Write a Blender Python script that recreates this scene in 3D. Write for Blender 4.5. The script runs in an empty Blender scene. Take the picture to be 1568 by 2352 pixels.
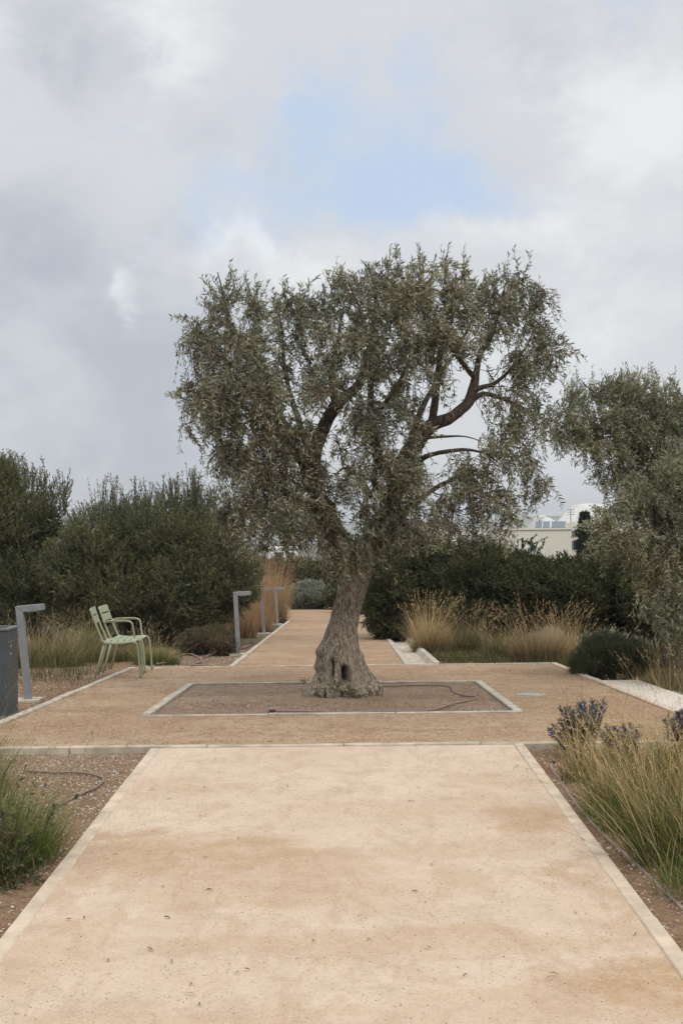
import bpy, math, random
import numpy as np
from mathutils import Vector, Matrix
rng = np.random.default_rng(7); random.seed(7)
sc = bpy.context.scene
COL = sc.collection
F = 3000.0; CX = 784.0; VH = 1222.0; G = 0.02; SL = 0.056; HC = 1.75; Y1 = 9.53
ROLL = math.radians(0.6); CR, SR = math.cos(ROLL), math.sin(ROLL)

# ------------------------------------------------------------------ survey helpers
def unroll(u, v):
    dx, dy = u-CX, v-VH
    return dx*CR-dy*SR, dx*SR+dy*CR
def at(u, v, Y):
    dx, dy = unroll(u, v)
    return np.array([dx*Y/F, Y, HC-dy*Y/F])
def plane_z(Y):
    return G*Y if Y <= Y1 else G*Y-SL*(Y-Y1)
def on_ground(u, v, dz=0.0):
    dx, dy = unroll(u, v); dy += G*F
    Y = HC*F/dy
    if Y > Y1: Y = (HC+SL*(-Y1))*F/(dy-SL*F)
    return np.array([dx*Y/F, Y, plane_z(Y)+dz])

# ------------------------------------------------------------------ numpy noise
_perm = rng.random((32, 32, 32)).astype(np.float64)
def vnoise(p):
    p = np.asarray(p, float); i = np.floor(p).astype(int); f = p-i; f = f*f*(3-2*f); r = 0
    for a in (0, 1):
        for b in (0, 1):
            for c in (0, 1):
                w = (f[..., 0] if a else 1-f[..., 0])*(f[..., 1] if b else 1-f[..., 1])*(f[..., 2] if c else 1-f[..., 2])
                r = r+w*_perm[(i[..., 0]+a) % 32, (i[..., 1]+b) % 32, (i[..., 2]+c) % 32]
    return r-0.5
def fbm(p, o=3):
    s = 0; a = 1.0
    for k in range(o):
        s = s+a*vnoise(p*2.0**k+11.3*k); a *= 0.5
    return s
def nrm(a):
    return a/np.maximum(np.linalg.norm(a, axis=-1, keepdims=True), 1e-9)

# ------------------------------------------------------------------ mesh helpers
def make_obj(name, verts, faces, mat, parent=None, smooth=False, attr=None):
    """faces: (N,k) int array, or list of arrays / lists"""
    me = bpy.data.meshes.new(name)
    verts = np.asarray(verts, dtype=np.float32).reshape(-1, 3)
    groups = faces if isinstance(faces, list) else [faces]
    flat, starts, tot = [], [], []
    n = 0
    for g in groups:
        g = np.asarray(g, dtype=np.int32)
        if g.size == 0: continue
        if g.ndim == 1: g = g.reshape(1, -1)
        k = g.shape[1]; flat.append(g.ravel()); starts.append(n+np.arange(len(g), dtype=np.int32)*k)
        tot.append(np.full(len(g), k, dtype=np.int32)); n += g.size
    flat = np.concatenate(flat); starts = np.concatenate(starts); tot = np.concatenate(tot)
    me.vertices.add(len(verts)); me.vertices.foreach_set('co', verts.ravel())
    me.loops.add(len(flat)); me.loops.foreach_set('vertex_index', flat)
    me.polygons.add(len(starts)); me.polygons.foreach_set('loop_start', starts); me.polygons.foreach_set('loop_total', tot)
    me.polygons.foreach_set('use_smooth', np.full(len(starts), bool(smooth)))
    if attr is not None:
        at_ = me.attributes.new('tip', 'FLOAT', 'POINT'); at_.data.foreach_set('value', np.asarray(attr, dtype=np.float32))
    me.update(calc_edges=True); me.validate()
    for m in (mat if isinstance(mat, (list, tuple)) else [mat]): me.materials.append(m)
    o = bpy.data.objects.new(name, me); COL.objects.link(o)
    if parent is not None:
        o.parent = parent; o.matrix_parent_inverse = Matrix.Translation(-Vector(parent.location))
    return o
def tag(o, label=None, cat=None, group=None, kind=None):
    if label: o['label'] = label
    if cat: o['category'] = cat
    if group: o['group'] = group
    if kind: o['kind'] = kind
    return o
def empty(name, loc, label, cat, group=None):
    o = bpy.data.objects.new(name, None); COL.objects.link(o); o.location = Vector([float(c) for c in loc]); o.empty_display_size = .1
    return tag(o, label, cat, group)

class MB:
    def __init__(s): s.v = []; s.f = {}; s.n = 0
    def add(s, v, f):
        v = np.asarray(v, float).reshape(-1, 3)
        for g in (f if isinstance(f, list) else [f]):
            g = np.asarray(g, int)
            if g.ndim == 1: g = g.reshape(1, -1)
            s.f.setdefault(g.shape[1], []).append(g+s.n)
        s.v.append(v); s.n += len(v)
    def box(s, x0, x1, y0, y1, z0, z1, M=None):
        v = np.array([[x, y, z] for z in (z0, z1) for y in (y0, y1) for x in (x0, x1)], float)
        if M is not None: v = np.array([list(M @ Vector(p)) for p in v])
        s.add(v, np.array([[0, 2, 3, 1], [4, 5, 7, 6], [0, 1, 5, 4], [2, 6, 7, 3], [0, 4, 6, 2], [1, 3, 7, 5]]))
    def tube(s, pts, rad, sides=8, cap=True, rough=0.0, seed=0, flat=None):
        v, f = tube(pts, rad, sides, rough, seed, flat); s.add(v, f)
        if cap:
            n = len(pts)
            s.f.setdefault(sides, []).append((np.arange(sides)[::-1]+s.n-n*sides).reshape(1, -1))
            s.f.setdefault(sides, []).append((np.arange(sides)+s.n-sides).reshape(1, -1))
    def build(s, name, mat, parent=None, smooth=False):
        return make_obj(name, np.concatenate(s.v), [np.concatenate(g) for g in s.f.values()], mat, parent, smooth)

def tube(pts, rad, sides=8, rough=0.0, seed=0, flat=None):
    pts = np.asarray(pts, float); n = len(pts); rad = np.broadcast_to(np.asarray(rad, float), (n,))
    t = np.gradient(pts, axis=0); t = nrm(t)
    ref = np.array([0, 0, 1.0]) if abs(t[0][2]) < .9 else np.array([1.0, 0, 0])
    a = nrm(np.cross(t[0], ref)); A = [a]
    for k in range(1, n):
        a = a-t[k]*np.dot(a, t[k]); a = a/max(np.linalg.norm(a), 1e-9); A.append(a)
    A = np.array(A); B = np.cross(t, A)
    th = np.linspace(0, 2*np.pi, sides, endpoint=False)
    c = np.cos(th)[None, :, None]; s_ = np.sin(th)[None, :, None]
    off = A[:, None]*c+B[:, None]*s_*(flat if flat else 1.0)
    r = rad[:, None, None]*np.ones((n, sides, 1))
    if rough:
        q = pts[:, None]*9+off*2.2+seed*3.7
        r = r*(1+rough*fbm(q, 3)[..., None]*2)
    v = (pts[:, None]+off*r).reshape(-1, 3)
    i = np.arange(n-1)[:, None]*sides; j = np.arange(sides)[None]; j2 = (j+1) % sides
    f = np.stack([i+j, i+j2, i+j2+sides, i+j+sides], -1).reshape(-1, 4)
    return v, f
def smooth_path(p, sub=8):
    p = np.asarray(p, float); out = []
    q = np.vstack([2*p[0]-p[1], p, 2*p[-1]-p[-2]])
    for k in range(1, len(q)-2):
        for t in np.linspace(0, 1, sub, endpoint=False):
            a, b, c, d = q[k-1], q[k], q[k+1], q[k+2]
            out.append(.5*(2*b+(c-a)*t+(2*a-5*b+4*c-d)*t*t+(-a+3*b-3*c+d)*t**3))
    out.append(p[-1]); return np.array(out)
def many_tubes(P, r0, r1):
    """P (N,S,3) -> triangular tubes for many thin twigs at once"""
    N, S, _ = P.shape
    t = nrm(np.gradient(P, axis=1))
    ref = np.zeros_like(t); ref[..., 0] = .6; ref[..., 1] = .8
    a = nrm(np.cross(t, ref)); b = np.cross(t, a)
    w = np.linspace(0, 1, S)[None, :, None]
    r0 = np.asarray(r0, float).reshape(-1, 1, 1); r1 = np.asarray(r1, float).reshape(-1, 1, 1)
    r = r0*(1-w)+r1*w
    th = np.array([0, 2.094, 4.189])
    v = np.stack([P+(a*np.cos(x)+b*np.sin(x))*r for x in th], 2).reshape(-1, 3)
    base = (np.arange(N)[:, None, None]*S+np.arange(S-1)[None, :, None])*3
    j = np.arange(3)[None, None]; j2 = (j+1) % 3
    f = np.stack([base+j, base+j2, base+j2+3, base+j+3], -1).reshape(-1, 4)
    return v, f
def leaves(pos, d, n, L, W, bend=0.12):
    """one four-cornered lance-shaped leaf per row"""
    d = nrm(d); s = nrm(np.cross(d, n)); n = np.cross(s, d)
    L = np.asarray(L).reshape(-1, 1); W = np.asarray(W).reshape(-1, 1)
    m = pos+d*L*.48
    v = np.stack([pos, m+s*W*.5+n*L*bend, pos+d*L, m-s*W*.5+n*L*bend], 1).reshape(-1, 3)
    f = np.arange(len(pos)*4).reshape(-1, 4)
    return v, f

# ------------------------------------------------------------------ materials
def new_mat(name):
    m = bpy.data.materials.new(name); m.use_nodes = True
    nt = m.node_tree; nt.nodes.clear()
    out = nt.nodes.new('ShaderNodeOutputMaterial')
    return m, nt, out
def N(nt, t, **kw):
    n = nt.nodes.new(t)
    for k, v in kw.items(): setattr(n, k, v)
    return n
def ln(nt, a, b): nt.links.new(a, b)
def col(c): return (c[0], c[1], c[2], 1.0)
def mixc(nt, fac, a, b, mode='MIX'):
    m = N(nt, 'ShaderNodeMix', data_type='RGBA', blend_type=mode)
    for sock, val in ((m.inputs[0], fac), (m.inputs[6], a), (m.inputs[7], b)):
        if hasattr(val, 'default_value') or hasattr(val, 'is_linked'): ln(nt, val, sock)
        elif isinstance(val, (int, float)): sock.default_value = val
        else: sock.default_value = col(val)
    return m.outputs[2]
def noise(nt, vec, scale, detail=4, rough=.55, dist=0):
    n = N(nt, 'ShaderNodeTexNoise'); n.inputs['Scale'].default_value = scale; n.inputs['Detail'].default_value = detail
    n.inputs['Roughness'].default_value = rough; n.inputs['Distortion'].default_value = dist
    if vec is not None: ln(nt, vec, n.inputs['Vector'])
    return n.outputs[0]
def ramp(nt, fac, lo, hi, a=0.0, b=1.0):
    m = N(nt, 'ShaderNodeMapRange', interpolation_type='SMOOTHSTEP'); m.inputs[1].default_value = lo; m.inputs[2].default_value = hi
    m.inputs[3].default_value = a; m.inputs[4].default_value = b
    ln(nt, fac, m.inputs[0]); return m.outputs[0]
def math_(nt, op, a, b=None, c=None):
    m = N(nt, 'ShaderNodeMath', operation=op)
    for i, x in enumerate((a, b, c)):
        if x is None: continue
        if isinstance(x, (int, float)): m.inputs[i].default_value = x
        else: ln(nt, x, m.inputs[i])
    return m.outputs[0]
def pos_(nt): return N(nt, 'ShaderNodeNewGeometry').outputs['Position']
def scaled(nt, vec, s):
    m = N(nt, 'ShaderNodeVectorMath', operation='MULTIPLY'); ln(nt, vec, m.inputs[0]); m.inputs[1].default_value = s; return m.outputs[0]
def principled(nt, out, c, rough=.8, spec=.3, metal=0, bump=None, bstr=.3, bdist=.01):
    p = N(nt, 'ShaderNodeBsdfPrincipled')
    if hasattr(c, 'is_linked'): ln(nt, c, p.inputs['Base Color'])
    else: p.inputs['Base Color'].default_value = col(c)
    if hasattr(rough, 'is_linked'): ln(nt, rough, p.inputs['Roughness'])
    else: p.inputs['Roughness'].default_value = rough
    p.inputs['Specular IOR Level'].default_value = spec; p.inputs['Metallic'].default_value = metal
    if bump is not None:
        b = N(nt, 'ShaderNodeBump'); b.inputs['Strength'].default_value = bstr; b.inputs['Distance'].default_value = bdist
        ln(nt, bump, b.inputs['Height']); ln(nt, b.outputs[0], p.inputs['Normal'])
    ln(nt, p.outputs[0], out.inputs[0]); return p

def leaf_mat(name, c1, c2, back, rough=.5, trans=.18, spec=.35):
    m, nt, out = new_mat(name)
    g = N(nt, 'ShaderNodeNewGeometry')
    c = mixc(nt, g.outputs['Random Per Island'], c1, c2)
    c = mixc(nt, math_(nt, 'MULTIPLY', g.outputs['Backfacing'], .85), c, back)
    P = g.outputs['Position']; dr = ramp(nt, noise(nt, P, 1.3, 4, .6), .36, .64)
    c = mixc(nt, 1.0, c, mixc(nt, dr, (.76, .80, .78), (1.26, 1.22, 1.12)), 'MULTIPLY')
    p = N(nt, 'ShaderNodeBsdfPrincipled'); ln(nt, c, p.inputs['Base Color']); p.inputs['Roughness'].default_value = rough
    p.inputs['Specular IOR Level'].default_value = spec
    t = N(nt, 'ShaderNodeBsdfTranslucent'); ln(nt, c, t.inputs[0])
    mx = N(nt, 'ShaderNodeMixShader'); mx.inputs[0].default_value = trans
    ln(nt, p.outputs[0], mx.inputs[1]); ln(nt, t.outputs[0], mx.inputs[2]); ln(nt, mx.outputs[0], out.inputs[0])
    return m
def blade_mat(name, base1, base2, tip1, tip2, lo=.35, hi=.85):
    m, nt, out = new_mat(name)
    g = N(nt, 'ShaderNodeNewGeometry'); a = N(nt, 'ShaderNodeAttribute', attribute_name='tip')
    r = g.outputs['Random Per Island']
    b = mixc(nt, r, base1, base2); t = mixc(nt, r, tip1, tip2)
    sh = math_(nt, 'MULTIPLY_ADD', r, .5, -.25)
    c = mixc(nt, ramp(nt, math_(nt, 'ADD', a.outputs['Fac'], sh), lo, hi), b, t)
    p = N(nt, 'ShaderNodeBsdfPrincipled'); ln(nt, c, p.inputs['Base Color']); p.inputs['Roughness'].default_value = .6
    p.inputs['Specular IOR Level'].default_value = .25
    tr = N(nt, 'ShaderNodeBsdfTranslucent'); ln(nt, c, tr.inputs[0])
    mx = N(nt, 'ShaderNodeMixShader'); mx.inputs[0].default_value = .25
    ln(nt, p.outputs[0], mx.inputs[1]); ln(nt, tr.outputs[0], mx.inputs[2]); ln(nt, mx.outputs[0], out.inputs[0])
    return m
def plain(name, c, rough=.6, spec=.4, metal=0, var=.12, scale=8, bump=.0):
    m, nt, out = new_mat(name); P = pos_(nt)
    n = noise(nt, P, scale, 5)
    cc = mixc(nt, ramp(nt, n, .3, .7), [x*(1-var) for x in c], [min(1, x*(1+var)) for x in c])
    fine = noise(nt, P, scale*12, 3) if bump else None
    principled(nt, out, cc, rough, spec, metal, fine, bump, .004); return m

def gravel_mat(name, base, pale, dark, stain=None, stain_spots=(), speck=.5, big=1.0, bumpd=.012, fine=1.0, low=None, far=False):
    m, nt, out = new_mat(name); P = pos_(nt)
    n1 = noise(nt, P, .7*big, 6, .6, .4); n2 = noise(nt, P, 6*big, 5, .65); n3 = noise(nt, P, 70*fine, 3, .7)
    c = mixc(nt, ramp(nt, n1, .35, .65), base, pale)
    c = mixc(nt, ramp(nt, n2, .44, .66, 0, .6), c, [x*.8 for x in base])
    c = mixc(nt, ramp(nt, noise(nt, scaled(nt, P, (2.2, .8, 1)), 2.6, 7, .72, 1.0), .50, .60, 0, .45), c, [base[0]*.80, base[1]*.74, base[2]*.66])
    c = mixc(nt, ramp(nt, noise(nt, P, 28, 6, .75), .54, .70, 0, .45), c, [x*.62 for x in base])
    if low: c = mixc(nt, ramp(nt, noise(nt, P, 1.6, 5, .6, .8), .5, .62, 0, .8), c, low)
    if stain is not None:
        warp = noise(nt, P, 2.3, 5, .65); tot = None
        sx = N(nt, 'ShaderNodeSeparateXYZ'); ln(nt, P, sx.inputs[0])
        wo = math_(nt, 'MULTIPLY_ADD', warp, .9, -.45)
        for (x, y, rx, ry, amp) in stain_spots:
            dx = math_(nt, 'DIVIDE', math_(nt, 'SUBTRACT', math_(nt, 'ADD', sx.outputs[0], wo), x), rx)
            dy = math_(nt, 'DIVIDE', math_(nt, 'SUBTRACT', math_(nt, 'ADD', sx.outputs[1], wo), y), ry)
            r2 = math_(nt, 'ADD', math_(nt, 'MULTIPLY', dx, dx), math_(nt, 'MULTIPLY', dy, dy))
            g_ = math_(nt, 'MULTIPLY', ramp(nt, r2, 0.1, 1.6, 1, 0), amp)
            tot = g_ if tot is None else math_(nt, 'MAXIMUM', tot, g_)
        n5 = ramp(nt, noise(nt, P, 5, 5, .7), .3, .6, .45, 1)
        c = mixc(nt, math_(nt, 'MULTIPLY', tot, n5), c, stain)
    vo = N(nt, 'ShaderNodeTexVoronoi'); vo.inputs['Scale'].default_value = 75*fine; ln(nt, P, vo.inputs['Vector'])
    rsep = N(nt, 'ShaderNodeSeparateColor'); ln(nt, vo.outputs['Color'], rsep.inputs[0])
    c = mixc(nt, math_(nt, 'MULTIPLY', ramp(nt, rsep.outputs[0], .55, .95), speck), c, pale)
    c = mixc(nt, math_(nt, 'MULTIPLY', ramp(nt, rsep.outputs[1], .8, .97), speck), c, dark)
    c = mixc(nt, ramp(nt, n3, .35, .7, 0, .35), c, [x*.75 for x in base])
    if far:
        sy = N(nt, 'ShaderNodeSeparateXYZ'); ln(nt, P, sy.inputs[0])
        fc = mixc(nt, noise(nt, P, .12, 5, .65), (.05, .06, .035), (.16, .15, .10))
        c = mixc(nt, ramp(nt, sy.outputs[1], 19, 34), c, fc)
    h = math_(nt, 'ADD', math_(nt, 'MULTIPLY', n2, 1.2), math_(nt, 'ADD', n3, math_(nt, 'MULTIPLY', vo.outputs['Distance'], 1.2)))
    principled(nt, out, c, .92, .12, 0, h, .55, bumpd)
    return m

def bark_mat(name, c1, c2, c3):
    m, nt, out = new_mat(name); P = pos_(nt)
    sv = scaled(nt, P, (1, 1, .36))
    a = noise(nt, sv, 52, 7, .72, .6); b = noise(nt, P, 5, 4); f = noise(nt, sv, 110, 3, .6)
    c = mixc(nt, ramp(nt, a, .40, .60), c1, c2); c = mixc(nt, ramp(nt, b, .45, .7, 0, .7), c, c3)
    h = math_(nt, 'ADD', a, math_(nt, 'MULTIPLY', f, .5))
    principled(nt, out, c, .9, .15, 0, h, .9, .02); return m

M = {}
M['leaf'] = leaf_mat('olive_leaf', (.040, .046, .021), (.172, .172, .096), (.37, .37, .275), trans=.22)
M['leaf2'] = leaf_mat('olive_leaf_pale', (.072, .082, .038), (.20, .205, .115), (.37, .375, .275), trans=.25)
M['bushleaf'] = leaf_mat('wild_olive_leaf', (.040, .052, .016), (.115, .125, .045), (.16, .165, .085), trans=.12)
M['lentisc'] = leaf_mat('lentisc_leaf', (.020, .028, .010), (.070, .077, .027), (.085, .09, .036), trans=.12, rough=.55, spec=.25)
M['lentisc_near'] = leaf_mat('lentisc_near_leaf', (.024, .045, .016), (.07, .10, .035), (.09, .11, .05), trans=.12, rough=.4)
M['grey_leaf'] = leaf_mat('grey_green_leaf', (.15, .17, .13), (.27, .295, .23), (.27, .295, .23), trans=.25)
M['rosemary'] = leaf_mat('rosemary_leaf', (.024, .042, .018), (.06, .085, .040), (.13, .15, .10))
M['dark_rosemary'] = leaf_mat('rosemary_dark_leaf', (.045, .062, .020), (.11, .13, .048), (.15, .165, .085))
M['brown_leaf'] = leaf_mat('brown_shrub_leaf', (.055, .05, .022), (.13, .10, .045), (.14, .11, .06))
M['flower'] = leaf_mat('rosemary_flower', (.24, .21, .60), (.42, .38, .80), (.36, .32, .70))
M['cypress'] = leaf_mat('cypress_leaf', (.014, .022, .010), (.03, .042, .018), (.03, .04, .02))
M['pine'] = leaf_mat('pine_leaf', (.03, .045, .016), (.06, .08, .028), (.05, .07, .03))
M['bark'] = bark_mat('olive_bark', (.095, .076, .058), (.37, .31, .24), (.27, .225, .178))
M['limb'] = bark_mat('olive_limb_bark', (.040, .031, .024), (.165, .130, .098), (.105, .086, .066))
M['twig'] = plain('twig_bark', (.175, .118, .085), .8, .2)
M['stem'] = plain('shrub_stem', (.11, .095, .075), .85, .2)
M['straw'] = blade_mat('straw_blade', (.075, .09, .025), (.20, .15, .06), (.44, .30, .13), (.66, .50, .29), .22, .7)
M['rust'] = blade_mat('rust_blade', (.12, .08, .04), (.2, .12, .05), (.33, .205, .11), (.46, .30, .165), .15, .5)
M['mixstalk'] = blade_mat('mixed_stalk', (.10, .09, .04), (.18, .14, .07), (.30, .225, .12), (.44, .34, .19), .2, .7)
M['greenblade'] = blade_mat('green_blade', (.052, .095, .014), (.12, .15, .032), (.15, .185, .045), (.38, .32, .14), .5, 1.0)
M['mixblade'] = blade_mat('mixed_blade', (.040, .066, .013), (.100, .118, .030), (.15, .14, .052), (.34, .25, .125), .35, .95)
M['dullblade'] = blade_mat('dull_blade', (.036, .056, .013), (.09, .092, .028), (.13, .125, .045), (.27, .20, .09), .35, .95)
M['fgblade'] = blade_mat('bank_blade', (.026, .050, .009), (.070, .096, .016), (.105, .130, .026), (.42, .30, .11), .42, 1.05)
M['bankstraw'] = blade_mat('bank_straw_blade', (.05, .06, .022), (.11, .10, .04), (.29, .215, .10), (.43, .325, .18), .22, .72)
M['weed'] = blade_mat('weed_blade', (.05, .085, .02), (.08, .10, .03), (.09, .12, .035), (.16, .15, .06), .5, 1.0)
M['concrete'] = plain('kerb_concrete', (.43, .37, .295), .85, .2, 0, .22, 7, .5)
M['conc_path'] = plain('path_edging_concrete', (.50, .405, .305), .85, .2, 0, .17, 6, .5)
M['conc_grey'] = plain('grey_concrete', (.42, .37, .30), .85, .2, 0, .22, 7, .5)
M['step'] = gravel_mat('step_stone', (.60, .53, .45), (.68, .62, .54), (.36, .32, .27), speck=.35, fine=1.3, bumpd=.006)
M['hose'] = plain('brown_hose', (.24, .165, .135), .6, .3)
M['hose_black'] = plain('black_fitting', (.02, .024, .026), .5, .4)
M['chair'] = plain('sage_paint', (.30, .325, .205), .42, .45, 0, .05, 20)
M['lampmetal'] = plain('grey_metal', (.23, .24, .25), .45, .5, .2, .08, 10)
M['binmetal'] = plain('charcoal_metal', (.065, .072, .078), .5, .4, .1, .10, 6)
M['binlight'] = plain('charcoal_metal_lid', (.17, .175, .18), .4, .5, .2, .1, 6)
M['white'] = plain('white_print', (.72, .72, .7), .6, .3)
M['lid'] = plain('cover_grey_green', (.30, .32, .29), .6, .4, 0, .15, 14, .3)
M['wall_cream'] = plain('cream_render', (.66, .63, .54), .9, .1, 0, .05, .05)
M['wall_tan'] = plain('tan_render', (.58, .50, .42), .9, .1, 0, .05, .05)
M['wall_white'] = plain('white_render', (.75, .74, .70), .9, .1, 0, .05, .05)
M['window'] = plain('dark_glass', (.09, .11, .13), .2, .5)
M['solar'] = plain('blue_panel', (.10, .125, .16), .25, .5)
M['quarry'] = None
M['path'] = gravel_mat('resin_path', (.535, .41, .305), (.59, .47, .36), (.24, .17, .12), stain=(.36, .225, .11),
    stain_spots=[(-.75, 6.55, .85, .42, .75), (-.25, 6.0, .8, .35, .45), (-1.25, 7.0, .25, .12, .7), (1.0, 7.3, .28, .35, .75), (1.12, 6.25, .12, .3, .6), (1.15, 4.75, .5, .30, .85), (.1, 5.25, 1.0, .22, .45), (-1.2, 5.2, .25, .5, .4), (.75, 4.55, .6, .2, .4), (.35, 7.6, .6, .22, .25), (-.3, 4.4, .9, .25, .35), (.55, 6.6, .5, .18, .3), (-.9, 8.2, .4, .15, .3), (.95, 8.3, .3, .2, .3), (1.2, 5.6, .12, .4, .5), (-1.3, 6.2, .1, .5, .45)],
    speck=.30, big=.8, bumpd=.0012, fine=1.5)
M['plaza'] = gravel_mat('granite_sand', (.345, .224, .135), (.455, .335, .225), (.16, .11, .07), speck=.85, big=.9, bumpd=.016, fine=.75, low=(.280, .176, .100))
M['bedsoil'] = gravel_mat('bed_soil', (.235, .160, .105), (.33, .245, .175), (.07, .05, .035), speck=.65, big=1.3, bumpd=.02, fine=.8)
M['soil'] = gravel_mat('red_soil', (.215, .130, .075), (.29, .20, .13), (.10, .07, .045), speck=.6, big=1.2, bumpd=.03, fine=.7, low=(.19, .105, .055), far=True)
def stone_mat():
    m, nt, out = new_mat('gravel_stone'); g = N(nt, 'ShaderNodeNewGeometry')
    cr = N(nt, 'ShaderNodeValToRGB'); ln(nt, g.outputs['Random Per Island'], cr.inputs[0])
    e = cr.color_ramp.elements; e[0].position = 0; e[0].color = (.16, .13, .11, 1); e[1].position = 1; e[1].color = (.52, .48, .43, 1)
    for p_, c_ in ((.3, (.30, .22, .17, 1)), (.55, (.40, .27, .2, 1)), (.75, (.43, .36, .29, 1))):
        k = e.new(p_); k.color = c_
    principled(nt, out, cr.outputs[0], .85, .2); return m
M['stone'] = stone_mat()
M['darkstone'] = plain('dark_pebble', (.13, .10, .08), .8, .2, 0, .4, 60)

# ------------------------------------------------------------------ ground, paths, plaza
XL, XR = -3.0, 3.0; YB = 18.4
BX0, BX1, BY0, BY1 = -1.755, 1.545, 11.86, 15.36
PXL, PXR = -1.41, 1.31
FXL, FXR = -1.60, .955
def right_drop(X, Y):
    a = np.clip((X-3.0)/1.6, 0, 1); b = np.clip((Y-9.7)/.8, 0, 1)*np.clip((60-Y)/20, 0, 1)
    return .42*a*a*(3-2*a)*b
def terrain(X, Y):
    z = np.where(Y <= Y1, G*Y, G*Y-SL*(Y-Y1)); zf = G*60-SL*(60-Y1)
    z = np.where(Y > 60, np.maximum(zf-.10*(Y-60), -15.0), z)
    z = z-right_drop(X, np.minimum(Y, 60))
    z = z-.16*np.clip((X-.90)/.06, 0, 1)*np.clip((1.42-X)/.06, 0, 1)*np.clip((Y-18.2)/.2, 0, 1)*np.clip((60-Y)/20, 0, 1)
    # banks beside the paths sit a little under the kerbs
    p = np.stack([X*.9, Y*.9, 0*X], -1)
    near = np.clip((10.05-Y)/.3, 0, 1)
    return z-.062+.026*near+(.03-.014*near)*fbm(p, 3)*np.where(Y < 60, 1, 0)
def tz(X, Y): return float(terrain(np.array([float(X)]), np.array([float(Y)]))[0])
ys = np.concatenate([np.arange(-10, -2, 1.0), np.arange(-2, 24, .25), np.arange(24, 62, 1.0), np.array([65, 75, 90, 120, 160, 200, 220, 300, 500, 900, 1500, 2500, 3500])])
xs = np.concatenate([[-3400, -2000, -700, -250, -100, -60, -40, -25, -15, -10], np.arange(-8, 8.01, .25), [10, 15, 25, 40, 60, 100, 250, 700, 2000, 3400]])
XX, YY = np.meshgrid(xs, ys); ZZ = terrain(XX, YY)
nx, ny = len(xs), len(ys)
ii = (np.arange(ny-1)[:, None]*nx+np.arange(nx-1)[None]).ravel()
tag(make_obj('ground', np.stack([XX, YY, ZZ], -1).reshape(-1, 3), np.stack([ii, ii+1, ii+1+nx, ii+nx], -1), M['soil'], smooth=True), kind='structure')

def sheet(name, quads, mat, dz=0.0):
    mb = MB()
    for (x0, x1, y0, y1) in quads:
        z0, z1 = plane_z(y0)+dz, plane_z(y1)+dz
        mb.add([[x0, y0, z0], [x1, y0, z0], [x1, y1, z1], [x0, y1, z1],
                [x0, y0, z0-.3], [x1, y0, z0-.3], [x1, y1, z1-.3], [x0, y1, z1-.3]],
               np.array([[0, 1, 2, 3], [0, 4, 5, 1], [1, 5, 6, 2], [2, 6, 7, 3], [3, 7, 4, 0]]))
    return tag(mb.build(name, mat), kind='structure')
KW = .075
sheet('path', [(PXL+KW, PXR-KW, .5, Y1-.0)], M['path'], -.004)
kb = .08
sheet('plaza', [(XL+kb, XR-kb, Y1+kb, BY0-kb), (XL+kb, BX0-kb, BY0-kb, BY1+kb), (BX1+kb, XR-kb, BY0-kb, BY1+kb), (XL+kb, XR-kb, BY1+kb, YB-.06)], M['plaza'], -.006)
# far path: straight, then swings left and right behind the grasses
def far_path():
    L, R = [], []
    for Y in np.concatenate([np.arange(YB, 38, .5), np.arange(38, 56.1, 1.0)]):
        a = max(0, Y-38)
        xl = FXL+KW-(a*a*.035 if a < 8 else .035*64+(a-8)*.7); xr = FXR-KW+(max(0, Y-30)**2*.012)
        L.append((xl, Y)); R.append((xr, Y))
    v = [[x, y, plane_z(y)-.005+max(0, y-40)*.004] for (x, y) in L]+[[x, y, plane_z(y)-.005+max(0, y-40)*.004] for (x, y) in R]
    n = len(L); f = np.array([[k, n+k, n+k+1, k+1] for k in range(n-1)])
    tag(make_obj('path', v, f, M['plaza']), kind='structure')
far_path()
soil_n = 48
bx = np.linspace(BX0+.01, BX1-.01, soil_n); by = np.linspace(BY0+.01, BY1-.01, soil_n)
BXX, BYY = np.meshgrid(bx, by)
BZ = G*BYY-SL*(BYY-Y1)-.016+.05*np.exp(-(((BXX+.02)/.75)**2+((BYY-13.7)/.75)**2))+.026*fbm(np.stack([BXX*3, BYY*3, BXX*0], -1), 4)
ii = (np.arange(soil_n-1)[:, None]*soil_n+np.arange(soil_n-1)[None]).ravel()
tag(make_obj('bed_soil', np.stack([BXX, BYY, BZ], -1).reshape(-1, 3), np.stack([ii, ii+1, ii+1+soil_n, ii+soil_n], -1), M['bedsoil'], smooth=True), kind='structure')

def kerb_run(mb, p0, p1, w, top, depth=.22, step=1.0, gap=.008, wob=.004, side=0):
    """concrete strip from p0 to p1 (x,y), width w to the left(+)/right(-) of the run, in lengths with joints"""
    p0 = np.array(p0, float); p1 = np.array(p1, float); L = np.linalg.norm(p1-p0); d = (p1-p0)/L; n = np.array([-d[1], d[0]])*w
    k = max(1, int(round(L/step)))
    for i in range(k):
        a = p0+d*(L*i/k+gap/2); b = p0+d*(L*(i+1)/k-gap/2); j = random.uniform(-wob, wob); c = .006
        q = [a, b, b+n, a+n]; m = nrm(n)*c
        qi = [a+m+d*c, b+m-d*c, b+n-m-d*c, a+n-m+d*c]
        v = [[x, y, plane_z(y)-depth] for x, y in q]+[[x, y, plane_z(y)+top+j-c] for x, y in q]+[[x, y, plane_z(y)+top+j] for x, y in qi]
        mb.add(v, np.array([[8, 9, 10, 11], [4, 5, 9, 8], [5, 6, 10, 9], [6, 7, 11, 10], [7, 4, 8, 11], [0, 1, 5, 4], [1, 2, 6, 5], [2, 3, 7, 6], [3, 0, 4, 7]]))
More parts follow.
